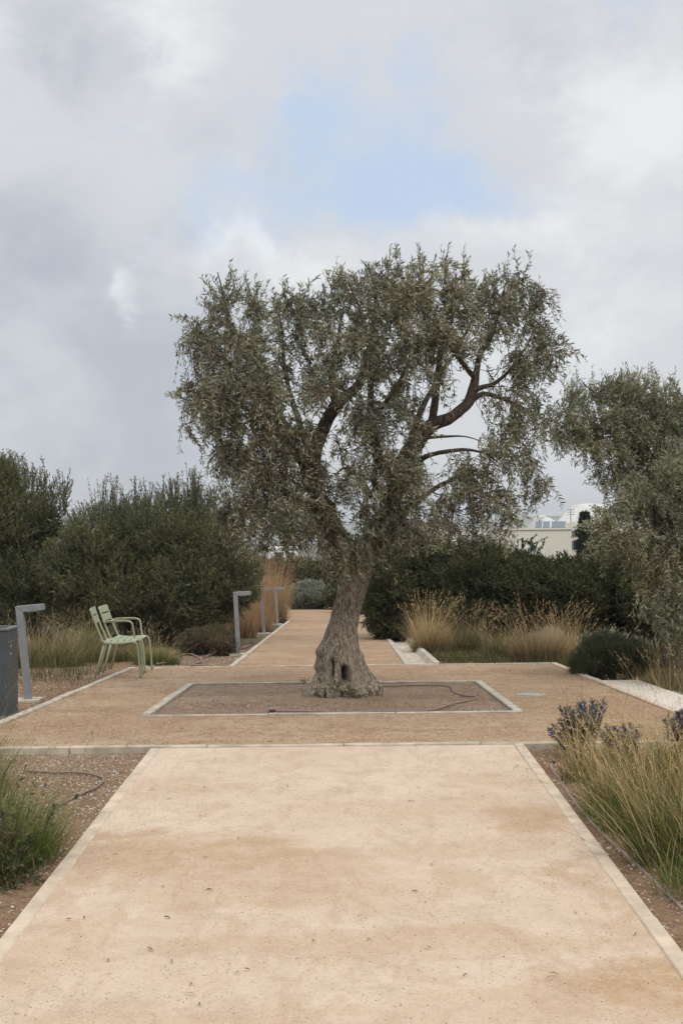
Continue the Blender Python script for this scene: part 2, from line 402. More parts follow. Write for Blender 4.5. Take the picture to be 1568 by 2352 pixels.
def kerb(runs, mat=M['concrete'], top=.008):
    mb = MB()
    for r in runs:
        kerb_run(mb, r[0], r[1], r[2], r[3] if len(r) > 3 else top, *(r[4:] if len(r) > 4 else ()))
    return tag(mb.build('kerb', mat), kind='structure')
kerb([((PXL, .5), (PXL, Y1-.003), -KW, .002)], M['conc_path'])
kerb([((PXR, .5), (PXR, Y1-.003), KW, .002)], M['conc_path'])
kerb([((-14, Y1), (14, Y1), kb, .010)], M['concrete'])
kerb([((XL, Y1+kb+.003), (XL, YB), -kb, .012)], M['concrete'])
kerb([((XR, Y1+kb+.003), (XR, YB), kb, .012)], M['conc_path'])
kerb([((XL+kb+.003, YB-.06), (FXR+.4, YB-.06), .06, .008)], M['concrete'])
kerb([((FXR+.403, YB-.06), (XR-kb-.003, YB-.06), .06, .010)], M['concrete'])
kerb([((BX0-kb, BY0-.06), (BX1+kb, BY0-.06), .06, .006)], M['conc_grey'])
kerb([((BX0-kb, BY1), (BX1+kb, BY1), .06, .006)], M['conc_grey'])
kerb([((BX0, BY0+.003), (BX0, BY1-.003), kb, .012)], M['conc_grey'])
kerb([((BX1, BY0+.003), (BX1, BY1-.003), -kb, .012)], M['conc_grey'])
def curved_kerb():
    mb = MB(); pts = [(FXL, YB+.003)]
    for Y in np.arange(20, 39, 1.0): pts.append((FXL, Y))
    pts += [(FXL-.05, 39.2), (FXL-.18, 40.3), (FXL-.42, 41.3), (FXL-.8, 42.2), (FXL-1.5, 43.2), (FXL-3, 44.6)]
    for a, b in zip(pts[:-1], pts[1:]): kerb_run(mb, a, b, -KW, .02)
    return tag(mb.build('kerb', M['concrete']), kind='structure')
curved_kerb()
kerb([((FXR, YB+.003), (FXR, 36), KW*1.1, .012)], M['concrete'])
# concrete drain channel beside the far path
mb = MB()
for (x0, x1, t0, t1) in ((FXR+.002, FXR+.08, .004, -.05), (FXR+.08, FXR+.28, -.05, -.05), (FXR+.28, FXR+.33, -.05, .03), (FXR+.33, FXR+.41, .03, .03)):
    for a, b in ((YB+.003, 23.4), (23.405, 28), (28.005, 34)):
        mb.add([[x0, a, plane_z(a)+t0], [x1, a, plane_z(a)+t1], [x1, b, plane_z(b)+t1], [x0, b, plane_z(b)+t0]], np.array([[0, 1, 2, 3]]))
for x0, x1 in ((FXR+.33, FXR+.41),):
    a, b = YB+.003, 34
    mb.add([[x1, a, plane_z(a)+.03], [x1, b, plane_z(b)+.03], [x1, b, plane_z(b)-.3], [x1, a, plane_z(a)-.3], [x0, a, plane_z(a)-.3], [x0, a, plane_z(a)+.03]], [np.array([[0, 1, 2, 3]]), np.array([[0, 3, 4, 5]])])
tag(mb.build('drain_channel', M['concrete']), kind='structure')
# steps going down to the right of the plaza
mb = MB()
for k in range(5):
    x0 = XR+.003+k*.44; x1 = x0+.44; y0, y1_ = 11.0, 15.25
    zt = plane_z(13.1)+.004-.0-k*.13
    for (a, b, za, zb) in ((y0, y1_, plane_z(y0), plane_z(y1_)),):
        v = [[x0, a, za+.004-k*.13], [x1-.004, a, za+.004-k*.13], [x1-.004, b, zb+.004-k*.13], [x0, b, zb+.004-k*.13]]
        v += [[p[0], p[1], p[2]-.6] for p in v]
        mb.add(v, np.array([[0, 1, 2, 3], [0, 4, 5, 1], [1, 5, 6, 2], [2, 6, 7, 3], [3, 7, 4, 0]]))
tag(mb.build('stone_steps', M['step']), kind='structure')

# ------------------------------------------------------------------ loose stones
_ico = None
def stones(name, P, S, mat, label=None, kind='stuff', parent=None):
    t = (1+5**.5)/2
    iv = nrm(np.array([[-1, t, 0], [1, t, 0], [-1, -t, 0], [1, -t, 0], [0, -1, t], [0, 1, t], [0, -1, -t], [0, 1, -t], [t, 0, -1], [t, 0, 1], [-t, 0, -1], [-t, 0, 1]], float))
    fi = np.array([[0, 11, 5], [0, 5, 1], [0, 1, 7], [0, 7, 10], [0, 10, 11], [1, 5, 9], [5, 11, 4], [11, 10, 2], [10, 7, 6], [7, 1, 8], [3, 9, 4], [3, 4, 2], [3, 2, 6], [3, 6, 8], [3, 8, 9], [4, 9, 5], [2, 4, 11], [6, 2, 10], [8, 6, 7], [9, 8, 1]])
    n = len(P); sc_ = S[:, None]*rng.uniform(.6, 1.35, (n, 3))*np.array([1, 1, .65])
    a = rng.uniform(0, 6.28, n); R = np.zeros((n, 3, 3)); R[:, 0, 0] = np.cos(a); R[:, 0, 1] = -np.sin(a); R[:, 1, 0] = np.sin(a); R[:, 1, 1] = np.cos(a); R[:, 2, 2] = 1
    v = iv[None]*sc_[:, None]*rng.uniform(.75, 1.2, (n, 12, 1)); v = np.einsum('nij,nkj->nki', R, v)+P[:, None]
    f = (fi[None]+np.arange(n)[:, None, None]*12).reshape(-1, 3)
    return tag(make_obj(name, v.reshape(-1, 3), f, mat, parent), label, None, None, kind)
def scatter(n, x0, x1, y0, y1, zf, smin, smax, dens=None):
    x = rng.uniform(x0, x1, n); y = rng.uniform(y0, y1, n)
    if dens is not None:
        k = dens(x, y) > rng.random(n); x, y = x[k], y[k]
    s = smin+(smax-smin)*rng.random(len(x))**3
    return np.stack([x, y, zf(x, y)+s*.2], -1), s
pz = lambda x, y: np.where(y <= Y1, G*y, G*y-SL*(y-Y1))
P_, S_ = scatter(42000, -4.4, PXL-.01, 5.2, Y1-.05, terrain, .0025, .010, lambda x, y: np.clip(.25+.9*(vnoise(np.stack([x*1.6, y*1.6, x*0], -1))+.35)*(y > 6.3)+.5*(y > 7.6), 0, 1))
stones('gravel', P_, S_, M['stone'], 'pale loose gravel on the soil beside the pale path')
P_, S_ = scatter(9000, PXR+.01, 3.2, 4.2, Y1-.05, terrain, .003, .012)
stones('gravel', P_, S_, M['stone'], 'loose gravel under the grasses by the pale path')
P_, S_ = scatter(5500, BX0+.05, BX1-.05, BY0+.05, BY1-.05, lambda x, y: G*y-SL*(y-Y1)-.018, .004, .014)
stones('gravel', P_, S_*.75, M['stone'], 'small stones in the planting bed around the trunk')
P_, S_ = scatter(9000, XL+.1, XR-.1, Y1+.1, YB-.1, lambda x, y: pz(x, y)-.006, .002, .008, lambda x, y: 1.0*~((x > BX0-.1) & (x < BX1+.1) & (y > BY0-.1) & (y < BY1+.1)))
stones('gravel', P_, S_, M['stone'], 'fine loose grit over the ochre plaza')
P_, S_ = scatter(34000, PXL+.1, PXR-.1, 3.8, Y1, lambda x, y: pz(x, y)-.005, .0008, .0036, lambda x, y: np.clip(.5+1.6*vnoise(np.stack([x*1.1, y*.9, x*0+4], -1)), .05, 1))
stones('gravel', P_, S_, M['darkstone'], 'dark grit scattered over the pale path')
P_, S_ = scatter(5000, -7.5, XL-.05, Y1+.1, 19, terrain, .004, .016)
stones('gravel', P_, S_, M['stone'], 'loose stones on the soil left of the plaza')
P_, S_ = scatter(2500, XL, FXL-.1, YB, 24, terrain, .004, .014)
stones('gravel', P_, S_, M['stone'], 'loose stones on the soil behind the chairs')
stick = MB(); a = on_ground(384, 2108, .004); stick.tube([a+np.array([-.012, .01, 0]), a+np.array([0, 0, .003]), a+np.array([.016, -.018, 0])], [.0022, .0026, .0014], 6)
tag(stick.build('twig', M['hose_black']), 'short dark twig lying on the pale path', 'twig')

# ------------------------------------------------------------------ plants: twigs with leaves
def leafy(P, per, L, W, t0=.2, spread=.9, pair=True, up=.5, jit=.25, lean=(0, 0, 0)):
    """leaves along many twigs P (N,S,3)"""
    n, S, _ = P.shape
    t = t0+(1-t0)*(np.arange(per)[None]+rng.uniform(0, .8, (n, per)))/per
    t = np.minimum(t, .999)*(S-1); i = t.astype(int); f = (t-i)[..., None]
    r = np.arange(n)[:, None]
    p = P[r, i]*(1-f)+P[r, i+1]*f; tan = nrm(P[r, i+1]-P[r, i])
    rv = nrm(rng.normal(size=p.shape)); side = nrm(np.cross(tan, rv))
    if pair:
        p = np.concatenate([p, p], 1); tan = np.concatenate([tan, tan], 1); side = np.concatenate([side, -side], 1)
    d = nrm(tan+side*spread*rng.uniform(.5, 1.3, side.shape[:2])[..., None]+rng.normal(size=side.shape)*jit+np.array(lean))
    nn = nrm(rng.normal(size=d.shape)+np.array([0, 0, up])+.4*tan)
    m = p.shape[0]*p.shape[1]
    Ls = L*rng.uniform(.45, 1.25, m)
    return leaves(p.reshape(-1, 3), d.reshape(-1, 3), nn.reshape(-1, 3), Ls, W/L*Ls*rng.uniform(.8, 1.2, m))
def bez(a, c, b, S=7):
    w = np.linspace(0, 1, S)[None, :, None]
    return a[:, None]*(1-w)**2+2*c[:, None]*w*(1-w)+b[:, None]*w*w
def join(parts):
    V, Fs, n = [], [], 0
    for v, f in parts: V.append(v); Fs.append(f+n); n += len(v)
    return np.concatenate(V), np.concatenate(Fs)

def olive(root, Y0, limbs, blobs, ntw, leafmat, leafL=.058, leafW=.0135, per=14, ncl=240, trunk=None, limbmat=None, twr=.0022):
    """limbs: polylines of (u,v,depth,radius); blobs: (u,v,ru,rv,density,droop,depth,depth radius)"""
    mb = MB(); pool = []
    for k, l in enumerate(limbs):
        p = np.array([at(u, v, Y0+d) for u, v, d, r in l]); r = np.array([q[3] for q in l])
        pr = smooth_path(np.hstack([p, r[:, None]]), 8)
        c = pr[:, :3]+.012*fbm(pr[:, :3]*5+k, 2)[:, None]*np.array([1, 1, .3])
        mb.tube(c, np.maximum(pr[:, 3], .004), 12, rough=.16, seed=k)
        for q in np.hstack([c, pr[:, 3:4]])[4:]: pool.append(q)
    pool = np.array(pool); main = pool.copy()
    area = np.array([b[2]*b[3]*b[4] for b in blobs]); prob = area/area.sum()
    def sample(n, shrink=1.0):
        k = rng.choice(len(blobs), n, p=prob); B = np.array(blobs)[k]
        q = nrm(rng.normal(size=(n, 3)))*(rng.random((n, 1))**.42)*shrink
        U = B[:, 0]+q[:, 0]*B[:, 2]; Vv = B[:, 1]+q[:, 1]*B[:, 3]; D = B[:, 6]+q[:, 2]*B[:, 7]
        dx, dy = (U-CX), (Vv-VH); dx, dy = dx*CR-dy*SR, dx*SR+dy*CR; Yv = Y0+D
        return np.stack([dx*Yv/F, Yv, HC-dy*Yv/F], -1), B[:, 5]
    cl, _ = sample(ncl, .82)
    dm = np.linalg.norm(cl[:, None]-main[None, :, :3], axis=-1).min(1)
    for p in cl[np.argsort(dm)]:
        dd = np.linalg.norm(pool[:, :3]-p, axis=1)+.25*np.maximum(0, pool[:, 2]-p[2]); j = dd.argmin(); q = pool[j]
        L = np.linalg.norm(q[:3]-p)
        if L < .06: continue
        r0 = min(q[3]*.62, .006+.012*L); c = (q[:3]+p)/2+np.array([0, 0, .16*L])+rng.normal(size=3)*.10*L
        b = bez(q[None, :3], c[None], p[None], 7)[0]; b[1:-1] += rng.normal(size=(5, 3))*.012
        rr = np.linspace(r0, .0035, 7); mb.tube(b, rr, 5, cap=False)
        pool = np.vstack([pool, np.hstack([b[2:], rr[2:, None]])])
    mb.build('branches', limbmat or M['limb'], root, smooth=True)
    Tc, dr = sample(ntw//5+1); T = (np.repeat(Tc, 5, 0)+rng.normal(size=(len(Tc)*5, 3))*np.array([.075, .075, .065]))[:ntw]; dr = np.repeat(dr, 5)[:ntw]
    S = np.empty_like(T)
    for a in range(0, ntw, 400):
        t = T[a:a+400]; o = np.where(dr[a:a+400] > 0, .18, -.12)
        src = t+np.stack([0*o, 0*o, o], -1)
        S[a:a+400] = pool[np.linalg.norm(src[:, None]-pool[None, :, :3], axis=-1).argmin(1), :3]
    ln_ = np.linalg.norm(T-S, axis=1); lim = np.minimum(1, .75/np.maximum(ln_, 1e-6))
    short = ln_ < .2; T = T+np.where(short[:, None], nrm(rng.normal(size=T.shape)+np.array([0, 0, -.4])*np.sign(dr)[:, None])*.2, 0)
    ctrl = (S+T)/2+np.stack([0*dr, 0*dr, dr*(.10+.28*np.linalg.norm(T-S, axis=1))], -1)+rng.normal(size=T.shape)*.05
    # hanging twigs: straight under their tip end
    ctrl = np.where((dr > .8)[:, None], T*.66+S*.34+np.stack([0*dr, 0*dr, rng.uniform(.04, .24, len(dr))], -1)+rng.normal(size=T.shape)*.08, ctrl)
    P = bez(S, ctrl, T, 8); P[:, 1:-1] += rng.normal(size=P[:, 1:-1].shape)*.008
    v, f = many_tubes(P, np.full(len(P), twr*1.5), np.full(len(P), twr*.5))
    make_obj('twigs', v, f, M['twig'], root)
    up_ = dr < .5; keep = rng.random(len(P)) > .06; P = P[keep]; up_ = up_[keep]      # some hanging twigs are bare
    v, f = join([leafy(P[~up_], per, leafL, leafW, .25, 1.15, jit=.5, lean=(.28, 0, .12)), leafy(P[up_], per, leafL, leafW, .25, .95, jit=.4, lean=(.48, 0, .30))])
    make_obj('crown', v, f, leafmat, root)

# ------------------------------------------------------------------ the olive in the middle
YT = 13.6
base = on_ground(785, 1590)
hero = empty('olive_tree', (base[0], YT, plane_z(YT)-.05), 'old olive tree with thick gnarled trunk growing in the framed bed', 'tree')
def trunk_mesh():
    left = [(1612, 690), (1600, 692), (1588, 692), (1577, 694), (1562, 714), (1542, 727), (1522, 728), (1508, 730), (1491, 728), (1478, 734), (1465, 741), (1425, 755), (1395, 763), (1368, 771), (1329, 778), (1300, 781), (1275, 775), (1250, 768), (1235, 768)]
    right = [(1612, 879), (1599, 877), (1583, 875), (1570, 863), (1546, 844), (1513, 836), (1474, 826), (1447, 825), (1404, 830), (1368, 840), (1329, 852), (1300, 860), (1275, 868), (1250, 874), (1235, 876)]
    l = np.array(left)[::-1]; r = np.array(right)[::-1]
    R, A = 330, 280
    vv = np.linspace(1612, 1240, R)
    xl = np.interp(vv, l[:, 0], l[:, 1]); xr = np.interp(vv, r[:, 0], r[:, 1])
    k = np.ones(9)/9; xl = np.convolve(np.pad(xl, 4, 'edge'), k, 'valid'); xr = np.convolve(np.pad(xr, 4, 'edge'), k, 'valid')
    cu = (xl+xr)/2; hw = (xr-xl)/2*YT/F*(1-.11*np.clip((vv-1545)/35, 0, 1))
    ctr = np.array([at(u, v, YT) for u, v in zip(cu, vv)])
    th = np.linspace(0, 2*np.pi, A, endpoint=False)          # th = -pi/2 faces the camera
    TH, VV = np.meshgrid(th, vv); H = (1605-VV)*YT/F
    d = np.stack([np.cos(TH), np.sin(TH), 0*TH], -1)
    rad = hw[:, None]*np.ones_like(TH)*(1-.07*np.clip(H/.6, 0, 1)); q = d*.30+np.stack([0*H, 0*H, H], -1)
    low = np.clip(1-H/.52, 0, 1); low2 = np.clip(1-H/.22, 0, 1)
    # buttress roots: ridges running down and spreading
    rootang = TH+.55*H
    ridge = (.5+.5*np.cos(rootang*7+.8+1.6*vnoise(d*1.5+3)))**1.5
    rad = rad*(1+low**.8*(.34*(ridge-.45)))
    # broad muscle-like fluting up the stem
    rad = rad*(1+.055*np.cos(3*TH+1.2*H+.5)*np.clip(H/.3, 0, 1)+.09*fbm(q*np.array([3.2, 3.2, 1.3])+5, 2))
    # burls near the ground
    rad = rad+low2**.7*.13*(np.abs(fbm(q*7.0+21, 2))-.12)+.050*low*fbm(q*11+2, 2)-low2*.03*(np.abs(vnoise(q*np.array([9, 9, 4])+31)) < .06)
    def spot(a, h, sa, sh, amp, pw=2):
        da = np.angle(np.exp(1j*(TH-a))); e = (np.abs(da/sa)**pw+np.abs((H-h)/sh)**pw)
        return amp*np.exp(-e)
    rad = rad+spot(-2.75, .50, .42, .075, .040)+spot(-2.9, .36, .4, .06, .03)+spot(-.3, .20, .35, .07, .03)
    for (a, h, s, m) in ((-2.2, .10, .22, .05), (-1.8, .09, .2, .055), (-1.35, .12, .26, .05), (-.85, .10, .22, .06), (-.45, .08, .22, .05), (-2.6, .06, .2, .06), (-1.1, .05, .18, .05), (-.25, .05, .2, .04), (-2.9, .1, .2, .05)):
        rad = rad+spot(a, h, s, .055, m)
    for (a, h_) in ((-2.48, .05), (-2.02, .06), (-1.57, .04), (-1.02, .07), (-.62, .05), (-2.85, .05), (-.1, .05)):
        rad = rad+spot(a, h_, .055, .085, -.075)
    # hollows
    rad = rad+spot(-1.43, .272, .15, .072, -.22, 4)+spot(-2.02, .32, .11, .105, -.13, 4)+spot(-1.72, .335, .085, .12, .028)+spot(-1.15, .30, .14, .15, .03)
    rad = rad+spot(-2.12, .20, .12, .03, -.05)+spot(-1.62, .16, .07, .05, -.03)+spot(-.95, .20, .08, .06, -.03)+spot(-1.98, .08, .05, .06, -.04)+spot(-2.4, .09, .05, .06, -.04)
    # bark
    bp = np.stack([np.cos(TH)*7.5, np.sin(TH)*7.5, H*7], -1)
    b = fbm(bp+3, 3); b3 = 1-np.abs(vnoise(np.stack([np.cos(TH)*11, np.sin(TH)*11, H*9], -1)+50))*4; b2 = vnoise(np.stack([np.cos(TH)*19, np.sin(TH)*19, H*22], -1))
    rad = rad+.012*b+(.014*np.abs(b2)-.003-.007*np.clip(b3, 0, 1))*np.clip(H/.35, .35, 1)
    yy = .92
    v = ctr[:, None]+np.stack([np.cos(TH)*rad, np.sin(TH)*rad*yy, 0*TH], -1)
    v[..., 2] += .012*fbm(q*7+40, 2)*low
    v = v.reshape(-1, 3)
    i = np.arange(R-1)[:, None]*A; j = np.arange(A)[None]; j2 = (j+1) % A
    f = np.stack([i+j, i+j2, i+A+j2, i+A+j], -1).reshape(-1, 4)
    top = np.arange(A)+(R-1)*A
    return make_obj('trunk', v, [f, top.reshape(1, -1)], M['bark'], hero, smooth=True)
trunk = trunk_mesh()
limbs = [
 [(814, 1330, 0, .09), (800, 1285, 0, .11), (777, 1238, -.02, .112), (752, 1195, -.04, .108), (730, 1140, -.05, .102), (714, 1092, -.05, .100), (718, 1050, 0, .085), (739, 992, .05, .072), (763, 943, .08, .066), (790, 912, .1, .056), (818, 890, .15, .046), (842, 840, .2, .036), (850, 780, .25, .028), (862, 700, .3, .016), (870, 630, .3, .006)],
 [(716, 1095, -.05, .085), (694, 1054, -.15, .070), (655, 985, -.25, .058), (622, 925, -.3, .052), (606, 880, -.3, .047), (588, 838, -.3, .040), (556, 790, -.3, .032), (532, 750, -.3, .025), (522, 722, -.3, .018), (512, 670, -.3, .010), (500, 625, -.3, .005)],
 [(760, 1170, 0, .07), (722, 1155, -.1, .062), (690, 1158, -.2, .055), (655, 1130, -.3, .036), (610, 1080, -.4, .026), (560, 1050, -.45, .015), (520, 1020, -.5, .007)],
 [(818, 1330, .02, .09), (836, 1285, .03, .115), (862, 1235, .04, .122), (888, 1200, .05, .122), (904, 1150, .05, .112), (914, 1090, .06, .106), (932, 1048, .05, .092), (955, 1018, .05, .080), (988, 978, .04, .068), (1035, 958, .02, .058), (1074, 926, 0, .054), (1088, 888, 0, .05), (1094, 848, 0, .034), (1104, 808, 0, .030), (1124, 776, .0, .025), (1146, 712, .0, .016), (1160, 650, 0, .006)],
 [(990, 978, .05, .05), (998, 925, .15, .040), (1008, 842, .2, .033), (1016, 770, .25, .024), (1022, 690, .3, .015), (1020, 600, .3, .005)],
 [(900, 1100, .0, .07), (876, 1068, -.1, .058), (864, 1030, -.18, .052), (853, 960, -.22, .042), (850, 880, -.25, .032), (846, 800, -.3, .022), (830, 720, -.3, .012), (800, 650, -.35, .005)],
 [(955, 1060, .0, .04), (985, 1046, -.1, .026), (1020, 1038, -.15, .023), (1060, 1033, -.2, .019), (1088, 1035, -.22, .014), (1120, 1046, -.25, .009), (1160, 1075, -.3, .005)],
 [(912, 1060, 0, .035), (930, 1030, -.15, .022), (955, 1012, -.2, .020), (1000, 1004, -.25, .015), (1062, 1002, -.3, .008), (1100, 1012, -.32, .004)],
 [(1080, 900, .0, .04), (1104, 890, -.05, .028), (1135, 880, -.1, .022), (1170, 850, -.15, .016), (1205, 800, -.2, .011), (1235, 740, -.2, .006)],
 [(1076, 922, 0, .04), (1110, 905, .2, .026), (1150, 915, .35, .02), (1195, 935, .45, .012), (1230, 970, .5, .006)],
 [(880, 1230, .0, .06), (905, 1200, .3, .045), (960, 1150, .55, .032), (1020, 1110, .75, .022), (1090, 1090, .85, .013), (1150, 1110, .9, .006)],
 [(770, 1230, .0, .06), (740, 1200, .3, .044), (690, 1150, .6, .032), (640, 1110, .8, .022), (580, 1090, .9, .012)],
 [(850, 1140, -.1, .03), (830, 1105, -.25, .024), (812, 1085, -.35, .018), (790, 1075, -.5, .012), (770, 1090, -.6, .006)],
 [(898, 1150, -.05, .04), (868, 1120, -.35, .026), (855, 1095, -.5, .018), (872, 1060, -.6, .012), (900, 1040, -.7, .006)],
 [(800, 1290, -.1, .03), (790, 1265, -.3, .022), (770, 1258, -.5, .014), (740, 1270, -.65, .007)],
 [(940, 1040, .1, .05), (960, 960, .5, .035), (1000, 880, .8, .026), (1050, 800, .95, .018), (1090, 720, 1.0, .008)],
 [(720, 1060, .1, .05), (690, 980, .5, .036), (660, 880, .75, .026), (650, 790, .85, .016), (640, 700, .85, .006)],
 [(770, 940, .1, .04), (760, 860, .5, .028), (775, 780, .7, .018), (790, 690, .8, .008)],
 [(600, 870, -.3, .03), (560, 860, -.5, .022), (510, 820, -.6, .014), (455, 790, -.65, .006)],
 [(640, 960, -.3, .03), (590, 950, -.6, .022), (530, 920, -.8, .014), (470, 900, -.85, .006)],
 [(1090, 870, .0, .03), (1050, 820, -.4, .022), (1010, 760, -.6, .015), (960, 700, -.7, .007)],
 [(855, 970, -.2, .03), (900, 900, -.5, .02), (940, 830, -.7, .014), (950, 760, -.8, .006)],
]
B = []
def blob(*a): B.append(a)
# left lobe
blob(480, 690, 62, 58, .62, -1, -.2, .5); blob(560, 672, 60, 40, .50, -1, -.2, .5); blob(610, 690, 45, 35, .45, -1, 0, .5); blob(650, 700, 38, 34, .45, -1, .2, .5)
blob(440, 760, 38, 50, .5, .6, -.3, .5); blob(460, 810, 52, 75, .75, .8, -.4, .6); blob(545, 780, 80, 70, .8, .4, -.2, .8); blob(630, 780, 55, 60, .65, .4, .2, .7)
blob(462, 900, 52, 75, .8, 1, -.5, .6); blob(560, 880, 80, 80, 1.1, 1, -.4, .8); blob(650, 860, 45, 70, .75, 1, -.1, .8); blob(500, 960, 62, 80, 1., 1, -.4, .7)
blob(590, 990, 75, 80, 1.15, 1, -.4, .8); blob(530, 1060, 50, 75, .9, 1, -.4, .7); blob(610, 1080, 75, 80, 1.1, 1, -.4, .8); blob(560, 1170, 62, 70, 1.05, 1, -.4, .7)
blob(650, 1170, 80, 70, 1.1, 1, -.3, .8); blob(540, 1235, 45, 32, .9, 1, -.3, .5); blob(630, 1235, 80, 38, .95, 1, -.2, .8); blob(700, 1090, 45, 60, .5, 1, -.4, .5)
blob(440, 985, 22, 18, .5, .3, -.4, .3)
blob(700, 735, 50, 55, .75, .4, .1, .6); blob(700, 800, 50, 60, .85, 1, -.1, .7); blob(725, 880, 45, 60, .7, 1, -.3, .6); blob(690, 1010, 40, 60, .6, 1, -.5, .4); blob(790, 920, 45, 50, .5, 1, -.5, .4); blob(1010, 870, 45, 60, .5, 1, -.5, .4); blob(1090, 800, 45, 50, .5, .8, -.4, .4); blob(880, 1090, 60, 50, .5, 1, -.6, .4); blob(700, 690, 30, 28, .4, -.5, .1, .4)
blob(760, 900, 45, 60, .55, 1, -.6, .3); blob(850, 930, 45, 60, .45, 1, -.6, .3); blob(640, 950, 60, 70, .5, 1, -.8, .3); blob(930, 1080, 50, 50, .4, 1, -.6, .3)
# middle
blob(745, 690, 42, 50, .45, -.6, 0, .6); blob(770, 740, 50, 55, .6, .6, 0, .7); blob(740, 610, 18, 12, .3, -1, .1, .2); blob(800, 640, 45, 34, .55, -1, .1, .6); blob(870, 622, 45, 28, .7, -1, .1, .7)
blob(940, 615, 55, 30, .75, -1, .1, .7); blob(1022, 600, 30, 36, .7, -1, .2, .5); blob(850, 700, 80, 60, 1.1, .3, 0, .9); blob(950, 690, 80, 60, 1.25, .3, 0, .9)
blob(1050, 680, 60, 55, 1.05, .2, 0, .8); blob(820, 800, 70, 60, 1.0, .8, -.1, .9); blob(920, 790, 85, 65, 1.25, .8, -.1, 1.0); blob(1020, 780, 65, 60, 1.1, .7, -.1, .9)
blob(880, 870, 70, 50, .85, 1, -.2, .8); blob(970, 880, 50, 45, .65, 1, -.2, .8); blob(740, 850, 40, 60, .4, 1, .2, .6); blob(700, 940, 35, 60, .45, 1, .2, .6); blob(1040, 870, 30, 40, .45, 1, -.1, .6)
# right
blob(1110, 660, 50, 42, .75, -1, .1, .7); blob(1190, 640, 48, 30, .55, -1, .1, .6); blob(1245, 645, 30, 30, .32, -1, .1, .4); blob(1160, 720, 75, 55, .95, .3, .1, .8); blob(1235, 730, 38, 60, .55, .6, .1, .5)
blob(1130, 800, 50, 40, .5, .8, .1, .7); blob(1200, 820, 70, 60, .9, .9, .1, .8); blob(1255, 840, 26, 60, .7, 1, .1, .5); blob(1180, 900, 60, 45, .65, 1, .1, .7); blob(1240, 920, 35, 50, .6, 1, .1, .5)
blob(1200, 980, 45, 50, .42, 1, .1, .6); blob(1120, 960, 50, 35, .2, 1, .1, .6); blob(1288, 880, 14, 26, .3, .6, .1, .2)
blob(1060, 1010, 60, 22, .4, .6, -.2, .4); blob(1130, 1060, 60, 40, .7, 1, -.1, .6); blob(1190, 1080, 40, 40, .5, 1, 0, .5); blob(1070, 1110, 60, 45, .6, 1, .1, .7)
blob(1130, 1160, 55, 55, .95, 1, 0, .7); blob(1200, 1150, 34, 60, .42, 1, 0, .5); blob(1035, 1180, 55, 50, .85, 1, .1, .7); blob(1110, 1225, 90, 28, .8, 1, .1, .7); blob(1210, 1215, 32, 30, .4, 1, 0, .4); blob(1258, 1140, 14, 40, .18, 1, 0, .2)
blob(1215, 880, 50, 50, .6, 1, -.3, .5); blob(1225, 990, 40, 60, .55, 1, -.2, .5); blob(1150, 1010, 55, 50, .45, 1, .2, .5); blob(1215, 1080, 36, 50, .5, 1, -.1, .5); blob(1265, 770, 18, 60, .3, .8, 0, .3); blob(1240, 700, 36, 40, .3, .4, -.2, .4)
# centre, low
blob(800, 1010, 55, 45, .6, 1, -.4, .6); blob(870, 990, 45, 55, .75, 1, -.3, .7); blob(930, 960, 45, 50, .7, 1, -.2, .7); blob(830, 1080, 55, 45, .7, 1, -.4, .6); blob(900, 1060, 40, 40, .55, 1, -.5, .5)
blob(740, 1160, 50, 70, .6, 1, -.4, .6); blob(850, 1170, 60, 60, .6, 1, -.4, .7); blob(950, 1130, 50, 60, .8, 1, -.3, .7); blob(930, 1210, 70, 45, 1., 1, -.2, .8); blob(720, 1240, 60, 45, .85, 1, -.4, .6)
blob(800, 1285, 75, 36, .7, 1, -.42, .35); blob(770, 1325, 28, 18, .45, 1, -.5, .2); blob(880, 1290, 35, 22, .5, 1, -.4, .4); blob(690, 1265, 60, 22, .6, 1, -.3, .6); blob(560, 1262, 60, 16, .5, 1, -.3, .5); blob(1000, 1255, 70, 18, .6, 1, -.2, .6); blob(1160, 1250, 60, 14, .5, 1, 0, .5)
blob(790, 1250, 45, 40, .55, 1, -.5, .5); blob(752, 1300, 34, 34, .7, 1, -.5, .4); blob(860, 1260, 55, 35, .75, 1, -.4, .6); blob(960, 1245, 50, 25, .7, 1, -.1, .6); blob(830, 1300, 40, 22, .4, 1, -.45, .3)
olive(hero, YT, limbs, B, 4450, M['leaf'], .064, .0140, 14, 280, twr=.0027)
# suckers at the foot of the trunk
for (u, v) in ((702, 1572), (755, 1578), (770, 1582), (800, 1585), (808, 1590), (775, 1572)):
    p = at(u, v, YT-.36); sp = []
    for k in range(7):
        d = nrm(rng.normal(size=3)*np.array([1, .6, .6])+np.array([0, -.5, .5])); sp.append(np.linspace(p, p+d*.08, 4))
    sp = np.array(sp); v_, f_ = leafy(sp, 4, .035, .009, .1)
    make_obj('sucker', v_, f_, M['bushleaf'], hero)

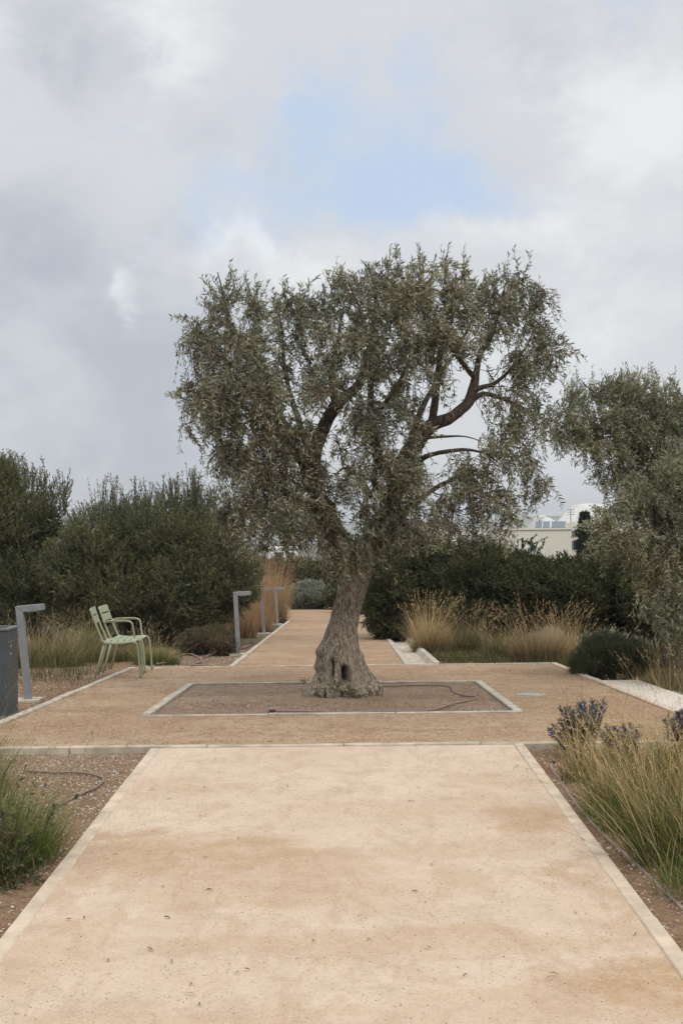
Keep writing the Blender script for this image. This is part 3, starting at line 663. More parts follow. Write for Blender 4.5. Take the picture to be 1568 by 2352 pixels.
# ------------------------------------------------------------------ other olives, right edge
YR = 17.5
o1 = empty('olive_tree', (at(1530, 1450, YR)[0], YR, tz(4.3, YR)), 'tall airy olive with pale leaves at the right edge, rising behind the purple-flowered bed', 'tree')
limbs1 = [
 [(1548, 1530, 0, .19), (1545, 1475, 0, .17), (1540, 1400, 0, .15), (1530, 1300, 0, .14), (1515, 1200, 0, .13), (1500, 1120, 0, .12), (1488, 1064, 0, .10), (1470, 1020, .1, .07), (1440, 960, .2, .045), (1430, 900, .2, .025), (1425, 850, .2, .008)],
 [(1490, 1070, 0, .06), (1460, 1040, -.1, .045), (1410, 1000, -.2, .03), (1370, 985, -.3, .02), (1320, 985, -.4, .012), (1270, 1000, -.4, .005)],
 [(1495, 1080, 0, .06), (1520, 1000, .1, .045), (1545, 940, .1, .03), (1560, 890, .1, .01)],
 [(1450, 980, .2, .03), (1400, 930, 0, .02), (1350, 890, 0, .01), (1330, 870, 0, .004)],
 [(1500, 1130, 0, .05), (1450, 1150, -.4, .03), (1410, 1160, -.6, .015), (1380, 1200, -.7, .006)],
 [(1515, 1180, 0, .05), (1560, 1120, -.3, .03), (1600, 1050, -.3, .01)]]
b1 = [(1350, 905, 40, 40, .5, -1, 0, .5), (1430, 880, 50, 36, .8, -1, 0, .6), (1480, 900, 50, 40, .8, -1, 0, .6), (1550, 930, 50, 40, .9, -1, 0, .6), (1400, 950, 70, 50, .95, .2, 0, .8), (1500, 970, 80, 55, 1.2, .2, 0, .8), (1330, 960, 50, 40, .6, .5, -.2, .5),
 (1320, 915, 40, 36, .5, -.6, -.1, .4), (1280, 960, 36, 30, .45, .2, -.3, .4), (1330, 1010, 60, 40, .6, .8, -.3, .5), (1295, 985, 45, 40, .55, .6, -.3, .4), (1300, 1030, 45, 35, .5, 1, -.3, .4), (1380, 1030, 55, 45, .75, 1, -.2, .6), (1450, 1050, 60, 55, 1.05, .8, -.1, .8), (1540, 1060, 70, 70, 1.3, .5, 0, .9), (1390, 1100, 45, 45, .7, 1, -.3, .6), (1440, 1130, 50, 50, 1., 1, -.3, .7), (1620, 1000, 60, 80, 1.2, .3, 0, .8), (1355, 1110, 14, 30, .25, 1, -.3, .2)]
olive(o1, YR, limbs1, b1, 1900, M['leaf2'], .062, .0145, 14, 130)
o2 = empty('olive_tree', (at(1640, 1480, 15.2)[0], 15.2, tz(4.4, 15.2)), 'low spreading olive at the right edge whose leafy boughs hang to the grasses', 'tree')
limbs2 = [
 [(1640, 1560, 0, .19), (1640, 1490, 0, .16), (1640, 1400, 0, .14), (1625, 1300, 0, .12), (1600, 1220, 0, .09), (1570, 1150, 0, .06), (1550, 1090, 0, .03), (1540, 1040, 0, .008)],
 [(1620, 1290, 0, .07), (1570, 1260, -.2, .045), (1520, 1235, -.3, .03), (1470, 1225, -.4, .02), (1420, 1230, -.5, .01), (1380, 1250, -.5, .005)],
 [(1630, 1340, 0, .05), (1590, 1340, -.4, .03), (1550, 1350, -.5, .02), (1510, 1350, -.5, .008)],
 [(1610, 1240, 0, .05), (1560, 1190, .2, .03), (1500, 1170, .3, .015), (1440, 1180, .3, .006)]]
b2 = [(1540, 1090, 50, 60, 1.1, .2, 0, .6), (1500, 1150, 60, 50, 1.2, .8, .1, .7), (1430, 1190, 55, 40, 1.0, 1, .1, .6), (1540, 1200, 60, 60, 1.3, .8, 0, .8), (1450, 1250, 70, 45, 1.1, 1, -.1, .7), (1380, 1250, 40, 35, .7, 1, -.1, .5), (1540, 1290, 70, 60, 1.25, 1, -.1, .8),
 (1470, 1300, 45, 40, .9, 1, -.2, .6), (1530, 1370, 50, 45, .85, 1, -.2, .6), (1555, 1410, 35, 30, .7, 1, -.2, .5), (1640, 1200, 70, 150, 1.2, .6, 0, .8), (1630, 1360, 50, 80, 1.0, 1, 0, .8), (1350, 1275, 24, 18, .4, 1, -.1, .3), (1545, 1440, 40, 36, 1.1, 1, -.6, .4), (1590, 1450, 50, 50, 1.2, 1, -.7, .4), (1500, 1400, 36, 30, .7, 1, -.5, .4)]
olive(o2, 15.2, limbs2, b2, 2300, M['leaf2'], .062, .0145, 14, 120)

# ------------------------------------------------------------------ shrubs
def shrub(name, label, cat, blobs, Y0, mat, nsh, shoot=.45, leafL=.05, leafW=.016, per=8, core=9000, coreL=.10, up=.6, tall=(), group=None, stemmat=None, base_uv=None, pair=True, spread=.8, dead=0):
    """blobs (u,v,ru,rv,depth,depth radius[m]): leafy mounds; tall: (u,v0,v1,n) long upright shoots above the crown"""
    C = np.array([at(b[0], b[1], Y0+b[4]) for b in blobs]); Rr = np.array([[b[2]*(Y0+b[4])/F, b[5], b[3]*(Y0+b[4])/F] for b in blobs])
    bu, bv = base_uv if base_uv else (blobs[0][0], blobs[0][1]+blobs[0][3])
    bp = at(bu, bv, Y0); bz = tz(bp[0], Y0)
    root = empty(name, (bp[0], Y0, bz), label, cat, group)
    w = Rr[:, 0]*Rr[:, 2]+Rr[:, 0]*Rr[:, 1]; k = rng.choice(len(blobs), nsh, p=w/w.sum())
    q = nrm(rng.normal(size=(nsh, 3))); q[:, 1] = np.where(rng.random(nsh) < .65, -np.abs(q[:, 1]), q[:, 1])
    lump = 1+.40*fbm(q*2.4+k[:, None]*5.1, 2)
    surf = C[k]+q*Rr[k]*lump[:, None]*rng.uniform(.80, 1.0, nsh)[:, None]
    d = nrm(q/Rr[k]+np.array([0, 0, up])/Rr[k].mean(1)[:, None]+rng.normal(size=q.shape)*.35)
    Ls = shoot*rng.uniform(.5, 1.1, nsh)[:, None]
    S = surf-d*Ls*.55; T = surf+d*Ls*.45
    keep = (T[:, 2] > bz-.05); S, T = S[keep], T[keep]; d = d[keep]
    P = bez(S, (S+T)/2+rng.normal(size=S.shape)*.03*shoot, T, 5)
    parts = [many_tubes(P, np.full(len(P), .004), np.full(len(P), .0015))]
    lf = [leafy(P, per, leafL, leafW, .12, spread, pair)]
    for (u, v0, v1, n, su) in tall:
        uu = u+rng.normal(size=n)*su
        a = np.array([at(x, v0+rng.uniform(-8, 8), Y0+rng.uniform(-.5, .5)) for x in uu]); hh = rng.uniform(.45, 1, n)
        b = a+np.stack([rng.normal(size=n)*.12, rng.normal(size=n)*.1, (v0-v1)*Y0/F*hh], -1)
        p = bez(a, (a+b)/2+rng.normal(size=a.shape)*.04, b, 6)
        parts.append(many_tubes(p, np.full(n, .006), np.full(n, .002))); lf.append(leafy(p, 15, leafL*1.1, leafW*1.1, .05, .7))
    kc = rng.choice(len(blobs), core, p=w/w.sum()); qc = nrm(rng.normal(size=(core, 3)))*rng.random((core, 1))**.4*.90
    pc = C[kc]+qc*Rr[kc]; pc = pc[pc[:, 2] > bz]
    lf.append(leaves(pc, rng.normal(size=pc.shape), rng.normal(size=pc.shape), coreL*rng.uniform(.6, 1.2, len(pc)), coreL*.42*np.ones(len(pc))))
    v, f = join(lf); make_obj('foliage', v, f, mat, root)
    # main stems from the ground into every mound
    mb = MB()
    for c, r in zip(C, Rr):
        for s_ in range(5):
            e = c+nrm(rng.normal(size=3))*r*.6; g = np.array([bp[0]*.5+c[0]*.5+rng.normal()*r[0]*.25, c[1]+rng.normal()*.2, 0]); g[2] = tz(g[0], g[1])-.05
            pts = smooth_path([g, (g*.6+e*.4)+rng.normal(size=3)*.06, e], 5); mb.tube(pts, np.linspace(.03, .006, len(pts)), 5, cap=False)
    v2, f2 = join(parts); mb.add(v2, f2)
    if dead:
        kd = rng.choice(len(blobs), dead, p=w/w.sum()); qd = nrm(rng.normal(size=(dead, 3))); qd[:, 1] = -np.abs(qd[:, 1])
        a = C[kd]+qd*Rr[kd]*.85; b = a+nrm(qd+rng.normal(size=qd.shape)*.8)*rng.uniform(.25, .6, dead)[:, None]
        v3, f3 = many_tubes(bez(a, (a+b)/2+rng.normal(size=a.shape)*.08, b, 5), np.full(dead, .007), np.full(dead, .003)); mb.add(v3, f3)
    mb.build('stems', stemmat or M['stem'], root)
    return root
YS = 27.
shrub('wild_olive', 'tall dark wild olive cut by the left edge, behind the charcoal bin', 'shrub',
      [(40, 1210, 85, 95, 0, 1.2), (-40, 1180, 110, 120, .2, 1.3), (60, 1330, 100, 100, -.2, 1.2), (-30, 1350, 110, 90, -.3, 1.1), (20, 1410, 120, 32, -.5, .9), (0, 1110, 50, 50, .1, .7), (105, 1200, 40, 60, -.1, .7)], YS, M['bushleaf'], 5200, .55, .066, .018, 9, 11000, .12, .9,
      tall=[(15, 1090, 1030, 34, 16), (70, 1120, 1050, 30, 14), (120, 1150, 1075, 30, 16), (145, 1180, 1100, 14, 6)], base_uv=(40, 1430), dead=40)
shrub('wild_olive', 'broad rounded wild olive behind the two sage chairs', 'shrub',
      [(250, 1260, 110, 85, 0, 1.6), (370, 1240, 110, 90, .1, 1.6), (460, 1270, 95, 100, .1, 1.6), (190, 1330, 90, 90, -.3, 1.4), (310, 1350, 120, 90, -.4, 1.5), (430, 1350, 110, 90, -.4, 1.5), (530, 1330, 70, 80, -.1, 1.3), (240, 1412, 120, 32, -.6, 1.0), (420, 1412, 110, 34, -.6, 1.0)], YS-.5, M['bushleaf'], 10500, .5, .062, .017, 9, 20000, .12, .8,
      tall=[(236, 1195, 1085, 16, 8), (262, 1190, 1090, 14, 8), (330, 1175, 1100, 36, 26), (395, 1170, 1088, 32, 10), (440, 1170, 1072, 50, 10), (478, 1185, 1095, 34, 10), (215, 1200, 1150, 18, 14), (175, 1230, 1180, 14, 10)], base_uv=(340, 1440), dead=110)
# shrubs closing the end of the far path
shrub('dark_shrub', 'dark evergreen shrub at the end of the far path, left of the trunk', 'shrub',
      [(660, 1325, 60, 38, 0, 2), (600, 1330, 50, 45, .5, 2), (720, 1330, 50, 40, 0, 2)], 58, M['lentisc'], 2600, .6, .11, .04, 6, 5000, .25, .3, base_uv=(660, 1392))
shrub('lavender_bush', 'round grey-green bush at the end of the far path', 'shrub',
      [(712, 1372, 44, 30, 0, 1.0), (690, 1375, 26, 25, -.2, .9)], 52, M['grey_leaf'], 1500, .45, .12, .04, 7, 900, .15, 1.2, base_uv=(712, 1398))
shrub('dark_shrub', 'small dark shrub between the grey-green bush and the trunk', 'shrub',
      [(782, 1370, 30, 34, 0, 1.0), (765, 1335, 40, 32, 3.5, 1.5)], 51, M['lentisc'], 1500, .5, .10, .04, 6, 2500, .2, .3, base_uv=(765, 1404))
shrub('dark_shrub', 'dark shrub just right of the trunk at the end of the far path', 'shrub',
      [(835, 1345, 40, 55, 0, 1.6), (860, 1330, 40, 60, .5, 1.6)], 46, M['lentisc'], 1700, .5, .10, .04, 6, 3000, .2, .3, base_uv=(840, 1410))
YL = 27.
shrub('lentisc_bush', 'large dark lentisc bush leaning over the right kerb of the far path', 'shrub',
      [(905, 1350, 62, 80, 0, 1.3), (980, 1330, 85, 85, .5, 1.6), (885, 1410, 42, 42, -.2, .9), (960, 1400, 70, 50, -.2, 1.2), (900, 1430, 45, 30, -.3, .8)], YL, M['lentisc'], 6500, .40, .055, .024, 9, 12000, .12, .3, base_uv=(920, 1462), dead=60, tall=[(960, 1268, 1240, 12, 24), (890, 1290, 1262, 8, 14)])
shrub('lentisc_bush', 'wide dark lentisc bush behind the feathery grasses, in the middle of the row', 'shrub',
      [(1090, 1325, 90, 75, 0, 1.5), (1180, 1345, 90, 65, .2, 1.5), (1060, 1390, 80, 50, -.3, 1.2), (1180, 1390, 90, 55, -.3, 1.2), (1195, 1306, 55, 26, .4, 1.0)], YL-.6, M['lentisc'], 6500, .40, .055, .024, 9, 12000, .12, .4, base_uv=(1130, 1450), dead=80,
      tall=[(1215, 1262, 1235, 14, 16), (1150, 1272, 1240, 14, 22), (1070, 1272, 1244, 12, 18), (1010, 1280, 1256, 8, 14)])
shrub('lentisc_bush', 'dark glossy bush with spiky leaf tips below the cream building', 'shrub',
      [(1300, 1352, 75, 54, 0, 1.3), (1400, 1350, 80, 70, .1, 1.3), (1330, 1390, 80, 50, -.3, 1.1), (1450, 1390, 70, 55, -.2, 1.1)], 25.5, M['lentisc'], 5000, .38, .062, .028, 8, 9000, .12, .7, base_uv=(1350, 1445),
      tall=[(1262, 1312, 1276, 9, 8), (1290, 1306, 1268, 10, 6), (1312, 1300, 1264, 8, 6), (1240, 1315, 1286, 7, 6)], dead=50)
shrub('lentisc_bush', 'dark bush behind the low spreading olive at the right edge', 'shrub',
      [(1500, 1370, 70, 90, 0, 1.3), (1580, 1350, 80, 100, 0, 1.3)], 23.5, M['lentisc'], 3000, .4, .062, .024, 8, 7000, .12, .4, base_uv=(1530, 1450))
shrub('rosemary_mound', 'low dark green mound between the straw grasses and the steps', 'shrub',
      [(1385, 1505, 60, 42, 0, .55), (1350, 1525, 40, 30, -.1, .45), (1440, 1510, 45, 40, 0, .5)], 16.6, M['dark_rosemary'], 3200, .20, .03, .006, 16, 7000, .05, 1.0, base_uv=(1385, 1553))
shrub('brown_shrub', 'low brownish shrub behind the lamp post nearest the chairs', 'shrub',
      [(462, 1474, 48, 18, .4, .6), (515, 1482, 30, 15, 0, .4), (495, 1462, 36, 16, .8, .5)], 22.5, M['brown_leaf'], 1600, .3, .04, .012, 8, 3000, .08, .8, base_uv=(480, 1485))

def stand(name, label, Y, u, vtop, vbot, halfw, mat, trunkmat, n, L, W, conic=True, wob=.18):
    b = at(u, vbot, Y); t = at(u, vtop, Y); root = empty(name, (b[0], Y, b[2]), label, 'tree')
    H = t[2]-b[2]; R = halfw*Y/F; h = rng.random(n); pr = np.where(h < .12, h/.12, (1-h)**.62) if conic else np.sqrt(np.clip(1-(2*h-1)**2, 0, 1))
    a = rng.uniform(0, 6.28, n); q = np.stack([np.cos(a)*2, np.sin(a)*2, h*9], -1)
    r = R*pr*(1+wob*2*fbm(q, 2))*rng.uniform(.55, 1.0, n)
    p = b+np.stack([np.cos(a)*r, np.sin(a)*r, h*H], -1)
    d = np.stack([np.cos(a)*.5, np.sin(a)*.5, .9+0*a], -1)+rng.normal(size=p.shape)*.4
    v, f = leaves(p, d, rng.normal(size=p.shape), L*rng.uniform(.6, 1.2, n), W*np.ones(n)); make_obj('crown', v, f, mat, root)
    mb = MB(); mb.tube([b+np.array([0, 0, -10.]), b, b+np.array([0, 0, H*.85])], [R*.16, R*.12, .03], 8); mb.build('trunk', trunkmat, root)
stand('cypress_tree', 'slender dark cypress beside the cream building', 85, 1343, 1186, 1330, 13, M['cypress'], M['stem'], 6000, .45, .16)
stand('pine_tree', 'rounded green pine between the cypress and the right-hand olive', 80, 1385, 1232, 1330, 34, M['pine'], M['stem'], 6000, .5, .16, False, .3)

# ------------------------------------------------------------------ grasses
def blades(P, az, lean, L, W, curve, segs=4):
    n = len(P); t = np.linspace(0, 1, segs+1)[None]
    ang = lean[:, None]+curve[:, None]*t**1.3
    ds = L[:, None]/segs
    hx = np.cumsum(np.sin(ang)*ds, 1)-np.sin(ang)*ds; hz = np.cumsum(np.cos(ang)*ds, 1)-np.cos(ang)*ds
    c = np.stack([P[:, 0:1]+np.cos(az)[:, None]*hx, P[:, 1:2]+np.sin(az)[:, None]*hx, P[:, 2:3]+hz], -1)
    tw = az+rng.uniform(-1.2, 1.2, n)
    s = np.stack([-np.sin(tw), np.cos(tw), 0*az], -1)[:, None]*(W[:, None]*(1-.85*t))[..., None]*.5
    v = np.stack([c-s, c+s], 2).reshape(-1, 3)
    b = (np.arange(n)[:, None]*(segs+1)+np.arange(segs)[None])*2
    f = np.stack([b, b+1, b+3, b+2], -1).reshape(-1, 4)
    return v, f, np.repeat(np.tile(t, (n, 1)).ravel(), 2), c
def clump(label, x, y, h, r, n, mat, lean=.45, curve=.9, w=.004, seeds=0, wind=0.0, cat='grass', name='grass_clump', group=None, seedL=.02, stalkmat=None, stalks=None):
    z = tz(x, y) if not (XL < x < XR and Y1 < y < YB) else plane_z(y)
    root = empty(name, (x, y, z), label, cat, group)
    K = max(7, n//60); ta = rng.uniform(0, 6.28, K); tr = r*.62*np.sqrt(rng.random(K)); tl = rng.uniform(0, .5, K)*lean; tb = ta+rng.normal(size=K)*1.1; th_ = rng.uniform(.62, 1.12, K)
    def bunch(m, l0, l1, ww, le, cu, sp):
        k = rng.integers(0, K, m); a = rng.uniform(0, 6.28, m); q = sp*r*np.sqrt(rng.random(m))
        P = np.stack([x+np.cos(ta[k])*tr[k]+np.cos(a)*q, y+np.sin(ta[k])*tr[k]+np.sin(a)*q, z-.03+0*a], -1)
        if y < Y1:
            e = rng.random(m)*.16
            P[:, 0] = np.where(x > 0, np.maximum(P[:, 0], PXR+.07+e), np.minimum(P[:, 0], PXL-.07-e)); P[:, 1] = np.minimum(P[:, 1], Y1-.05)
        lx = np.cos(tb[k])*tl[k]+np.cos(a)*np.abs(rng.normal(size=m))*le+np.cos(ta[k])*tr[k]/r*lean*.6; ly = np.sin(tb[k])*tl[k]+np.sin(a)*np.abs(rng.normal(size=m))*le+np.sin(ta[k])*tr[k]/r*lean*.6
        L = h*th_[k]*rng.uniform(l0, l1, m)
        return blades(P, np.arctan2(ly, lx)+rng.normal(size=m)*.25, np.minimum(1.2, np.hypot(lx, ly)), L, ww*rng.uniform(.6, 1.25, m), cu*rng.uniform(.1, 1.4, m), 5)+(L, z)
    v, f, t, c, L, _ = bunch(n, .25, .82, w, lean*.7, curve*1.25, .22)
    if wind: v[:, 0] += wind*np.maximum(0, v[:, 2]-z)**1.5
    make_obj('blades', v, f, mat, root, attr=t)
    ns = stalks if stalks is not None else n//6
    if ns:
        v, f, t, c0, L, _ = bunch(ns, .7, 1.25, w*.9, lean*.6, curve*.8, .2)
        parts = [(v, f)]; at_ = [.35+.65*t]
        if seeds:
            k = np.argsort(-L+rng.normal(size=ns)*.1*h)[:seeds]; m = 9; tt = rng.random((len(k), m, 1)); p = c0[k, -2][:, None]*(1-tt)+c0[k, -1][:, None]*tt
            d = nrm(nrm(c0[k, -1]-c0[k, -2])[:, None]+rng.normal(size=p.shape)*.45)
            q = leaves(p.reshape(-1, 3), d.reshape(-1, 3), rng.normal(size=(len(k)*m, 3)), seedL*rng.uniform(.6, 1.4, len(k)*m), seedL*.2*np.ones(len(k)*m)); parts.append(q); at_.append(np.ones(len(q[0])))
        v, f = join(parts)
        if wind: v[:, 0] += wind*np.maximum(0, v[:, 2]-z)**1.5
        make_obj('stalks', v, f, stalkmat or M['straw'], root, attr=np.concatenate(at_))
    return root
def gxy(u, v):
    p = on_ground(u, v); return float(p[0]), float(p[1])
# right foreground
GB = M['fgblade']
x, y = gxy(1380, 1850); clump('dense straw-tipped grass clump in front of the flowering rosemary', x+.14, y, .60, .50, 1250, GB, .42, .9, .0042, 90, -.05, stalks=150)
x, y = gxy(1500, 1900); clump('tall arching grass clump with long straw stems right of the pale path', x+.14, y, .78, .55, 1300, GB, .5, 1.1, .0044, 90, -.05, stalks=140)
x, y = gxy(1600, 1980); clump('green and gold grass clump cut by the right edge of the picture', x+.14, y, .84, .55, 1400, GB, .5, 1.1, .0044, 70, -.10, stalks=140)
x, y = gxy(1560, 1780); clump('green-based grass clump beside the far-right rosemary', x, y, .64, .55, 1200, GB, .45, 1.0, .0042, 60, -.10, stalks=120)
x, y = gxy(1560, 2040); clump('low bright green grass clump at the front of the right bank', x+.14, y, .36, .40, 1300, M['greenblade'], .55, 1.0, .004, 0, -.05, stalks=60)
x, y = gxy(1430, 1880); clump('low leafy green grass tuft among the straw clumps', x, y, .34, .45, 1100, M['greenblade'], .5, .9, .004, stalks=60)
x, y = gxy(1320, 1775); clump('thin sparse straw tuft at the foot of the violet rosemary', x, y, .46, .22, 420, GB, .4, .8, .0038, 30, -.03, stalks=130)
x, y = gxy(1403, 1940); clump('small bright green tuft at the edge of the right bank', x+.07, y, .17, .10, 260, M['weed'], .35, .5, .004, stalks=0)
# right bank, behind the plaza
G_R = 'feathery grasses behind the plaza'
for (u, v, h, r, n, lab, mt, ns) in (
    (985, 1490, .90, .46, 1500, 'tallest pale straw grass clump beside the drain channel', 'bankstraw', 520),
    (1075, 1492, .84, .36, 900, 'feathery grass clump next after the tallest one, right of the drain channel', 'dullblade', 150),
    (1155, 1500, .62, .42, 1000, 'low grey-green grass clump midway along the back kerb', 'dullblade', 60),
    (1232, 1512, .84, .40, 1300, 'wide grass clump with bent straw heads near the back kerb corner', 'bankstraw', 260),
    (1298, 1502, .88, .34, 1100, 'upright straw grass clump right beside the low dark green mound', 'bankstraw', 330),
    (1335, 1475, .80, .5, 900, 'grass clump half hidden behind the low dark green mound', 'mixblade', 160),
    (1450, 1478, .75, .5, 900, 'grass clump behind the low dark green mound at its far end', 'mixblade', 160),
    (1120, 1470, .62, .5, 700, 'dark short grass clump filling the gap behind the feathery ones', 'dullblade', 60)):
    x, y = gxy(u, v); clump(lab, x, y, h, r, n, M[mt], .42, .9, .007, 60, .06, group=G_R, seedL=.035, stalkmat=M['mixstalk'] if mt != 'bankstraw' else None, stalks=ns)
x, y = gxy(1520, 1480); clump('rough grass clump under the bough of the low spreading olive', x, y, .9, .7, 1100, M['dullblade'], .45, 1.0, .007, 50, .0, seedL=.03, stalkmat=M['mixstalk'])
x, y = gxy(1490, 1552); clump('brown-stemmed grass clump beside the top of the stone steps', x, y, .72, .5, 1000, M['dullblade'], .45, 1.0, .006, 60, .0, seedL=.03, stalkmat=M['mixstalk'])
x, y = gxy(1560, 1580); clump('arching green grass clump behind the lower stone steps', x, y, .66, .6, 1100, M['mixblade'], .55, 1.1, .006, 30, .0, seedL=.03, stalkmat=M['mixstalk'])
x, y = gxy(1570, 1530); clump('tall mixed grass clump at the right edge below the olive', x, y, .85, .6, 1000, M['dullblade'], .45, 1.0, .006, 40, .0, seedL=.03, stalkmat=M['mixstalk'])
# left bank
for (u, v, h, r, n, lab, mt) in (
    (15, 1520, .72, .7, 1700, 'brownish grass clump behind the charcoal bin', 'dullblade'),
    (105, 1522, .78, .75, 2000, 'bushy straw-flecked grass clump right of the leaning lamp post', 'mixblade'),
    (172, 1512, .74, .65, 1700, 'dull grass clump between the leaning lamp post and the chairs', 'dullblade'),
    (212, 1494, .80, .5, 1300, 'green broad grass clump just behind the chair backs', 'greenblade'),
    (290, 1508, .58, .55, 1500, 'brown grass clump seen between the chair legs', 'mixblade'),
    (352, 1518, .50, .5, 1400, 'low tangled green clump right of the armchair', 'greenblade'),
    (-20, 1470, .95, 1.0, 1400, 'tall dull grass clump at the left edge under the wild olive', 'dullblade'),
    (395, 1475, .70, .7, 1300, 'dull grass clump behind the low tangled one', 'dullblade'),
    (430, 1462, .80, .7, 1300, 'dull grass clump between the tangled one and the low brownish shrub', 'mixblade'),
    (70, 1470, .95, .9, 1500, 'dull grass clump at the foot of the tall wild olive', 'dullblade')):
    x, y = gxy(u, v); clump(lab, x, y, h, r, n, M[mt], .48, 1.1, .007, 24, .02, seedL=.03, stalkmat=M['mixstalk'], stalks=n//9)
for (u, v, h, r, n, lab) in ((598, 1452, 1.05, .9, 1500, 'rust-coloured grass clump between the second and third lamp posts'), (640, 1428, 1.45, .9, 1900, 'tallest rust-coloured grass clump behind the farthest lamp post'), (612, 1420, 1.45, 1.0, 1700, 'tall rust-coloured grass clump behind the middle lamp posts'), (560, 1465, .95, .8, 1100, 'lower rusty grass clump behind the first upright lamp post')):
    x, y = gxy(u, v); clump(lab, x-.42, y+1.1, h*1.22, r, int(n*1.3), M['rust'], .24, .45, .011, 120, .03, seedL=.05, stalkmat=M['rust'], stalks=n//2, group='rust-coloured grasses by the lamp posts')
# left foreground
x, y = gxy(10, 1960); clump('long green grass clump at the left edge beside the pale path', x-0.10, y, .66, .60, 3200, M['greenblade'], .5, 1.0, .004, 40, .04, stalkmat=M['greenblade'], stalks=120)
x, y = gxy(60, 1870); clump('airy green grass clump beside the hose bend', x-0.42, y, .46, .6, 1900, M['greenblade'], .6, 1.0, .0035, 40, stalkmat=M['greenblade'], stalks=120)
x, y = gxy(-40, 1830); clump('taller green grass clump with thin stems at the left edge', x-0.2, y, .80, .5, 1900, M['greenblade'], .4, .8, .0038, 50, .06, stalkmat=M['greenblade'], stalks=120)
# ground cover weeds
def weeds(label, n, x0, x1, y0, y1, mat, h, cond=None):
    x = rng.uniform(x0, x1, n); y = rng.uniform(y0, y1, n); k = vnoise(np.stack([x*1.3, y*1.3, x*0+9], -1))+.5 > rng.uniform(.35, .8, n)
    if cond is not None: k &= cond(x, y)
    x, y = x[k], y[k]; m = len(x)
    v, f, t, c = blades(np.stack([x, y, terrain(x, y)-.005], -1), rng.uniform(0, 6.28, m), np.abs(rng.normal(size=m))*.5, h*rng.uniform(.4, 1.3, m), .004+.003*rng.random(m), rng.uniform(.2, 1.2, m), 3)
    tag(make_obj('weeds', v, f, mat, attr=t), label, None, None, 'stuff')
weeds('short green weeds on the soil left of the pale path', 16000, -4, PXL-.05, 5.2, 8.2, M['weed'], .05, lambda x, y: (x < -1.55-.22*np.maximum(0, y-6.0)))
weeds('short weeds on the soil left of the plaza', 5000, -8, XL-.1, Y1+.5, 18, M['weed'], .06)
weeds('patchy green weeds along the bank behind the plaza', 12000, 1.42, 6, YB+.08, 22, M['weed'], .09)
weeds('dry low grass along the bank behind the plaza', 14000, 1.42, 6, YB+.15, 24, M['mixblade'], .17)
weeds('tangled dull undergrowth at the foot of the wild olives', 22000, -11, XL-.35, 16.2, 30, M['dullblade'], .34)
weeds('dull undergrowth behind the grasses on the right bank', 30000, 1.6, 12, 21.5, 30, M['dullblade'], .36)
weeds('low weeds around the lamp posts', 7000, -6, FXL-.15, 20, 42, M['dullblade'], .12)
weeds('dry straw litter on the soil right of the pale path', 5000, PXR+.05, 3.2, 4.0, Y1-.1, M['straw'], .07)
weeds('low grass on the slope right of the steps', 9000, 3.1, 7, 15.4, 24, M['dullblade'], .18)

# rosemary with flowers
def rosemary(label, spikes, Y0, seed=0):
    p0 = at(spikes[0][0], spikes[0][1], Y0); root = empty('rosemary', (p0[0], Y0, tz(p0[0], Y0)), label, 'shrub')
    P = []
    for (u0, v0, u1, v1, n) in spikes:
        for k in range(int(n*1.5)):
            y = Y0+rng.uniform(-.08, .08)
            a = at(u0+rng.normal()*7, v0, y); b = at(u1+rng.normal()*9, v1+rng.uniform(0, 26), y+rng.normal()*.04); P.append(bez(a[None], ((a+b)/2+np.array([rng.normal()*.015, 0, 0]))[None], b[None], 7)[0])
    P = np.array(P); v, f = many_tubes(P, np.full(len(P), .004), np.full(len(P), .002)); make_obj('stems', v, f, M['stem'], root)
    v, f = leafy(P, 75, .031, .0068, .12, 1.25, True, .3, .25)
    Q = P[:, 3:]; v2, f2 = leafy(P[:, 4:], 15, .019, .012, .1, 2.0, False, .3, .5); nf = len(f); v, f = join([(v, f), (v2, f2)])
    o = make_obj('foliage', v, f, [M['rosemary'], M['flower']], root); o.data.polygons.foreach_set('material_index', (np.arange(len(f)) >= nf).astype(np.int32))
rosemary('upright rosemary with violet flowers standing in front of the plaza corner', [(1350, 1745, 1280, 1650, 4), (1350, 1740, 1300, 1618, 8), (1350, 1740, 1325, 1612, 9), (1352, 1740, 1345, 1608, 5), (1355, 1740, 1375, 1596, 6), (1350, 1745, 1315, 1650, 8), (1350, 1745, 1290, 1690, 8), (1355, 1745, 1360, 1650, 6), (1345, 1745, 1268, 1665, 4), (1350, 1745, 1330, 1680, 9)], 9.25)
rosemary('spreading rosemary with violet flowers, second from the plaza corner', [(1420, 1750, 1410, 1660, 6), (1425, 1750, 1440, 1655, 6), (1430, 1750, 1458, 1660, 5), (1420, 1750, 1390, 1675, 5), (1425, 1750, 1425, 1690, 8), (1430, 1750, 1455, 1690, 6)], 9.1)
rosemary('violet-flowered rosemary cut by the right edge of the picture', [(1570, 1740, 1545, 1640, 6), (1575, 1740, 1560, 1630, 8), (1580, 1740, 1580, 1640, 6), (1575, 1740, 1550, 1670, 6)], 9.2)
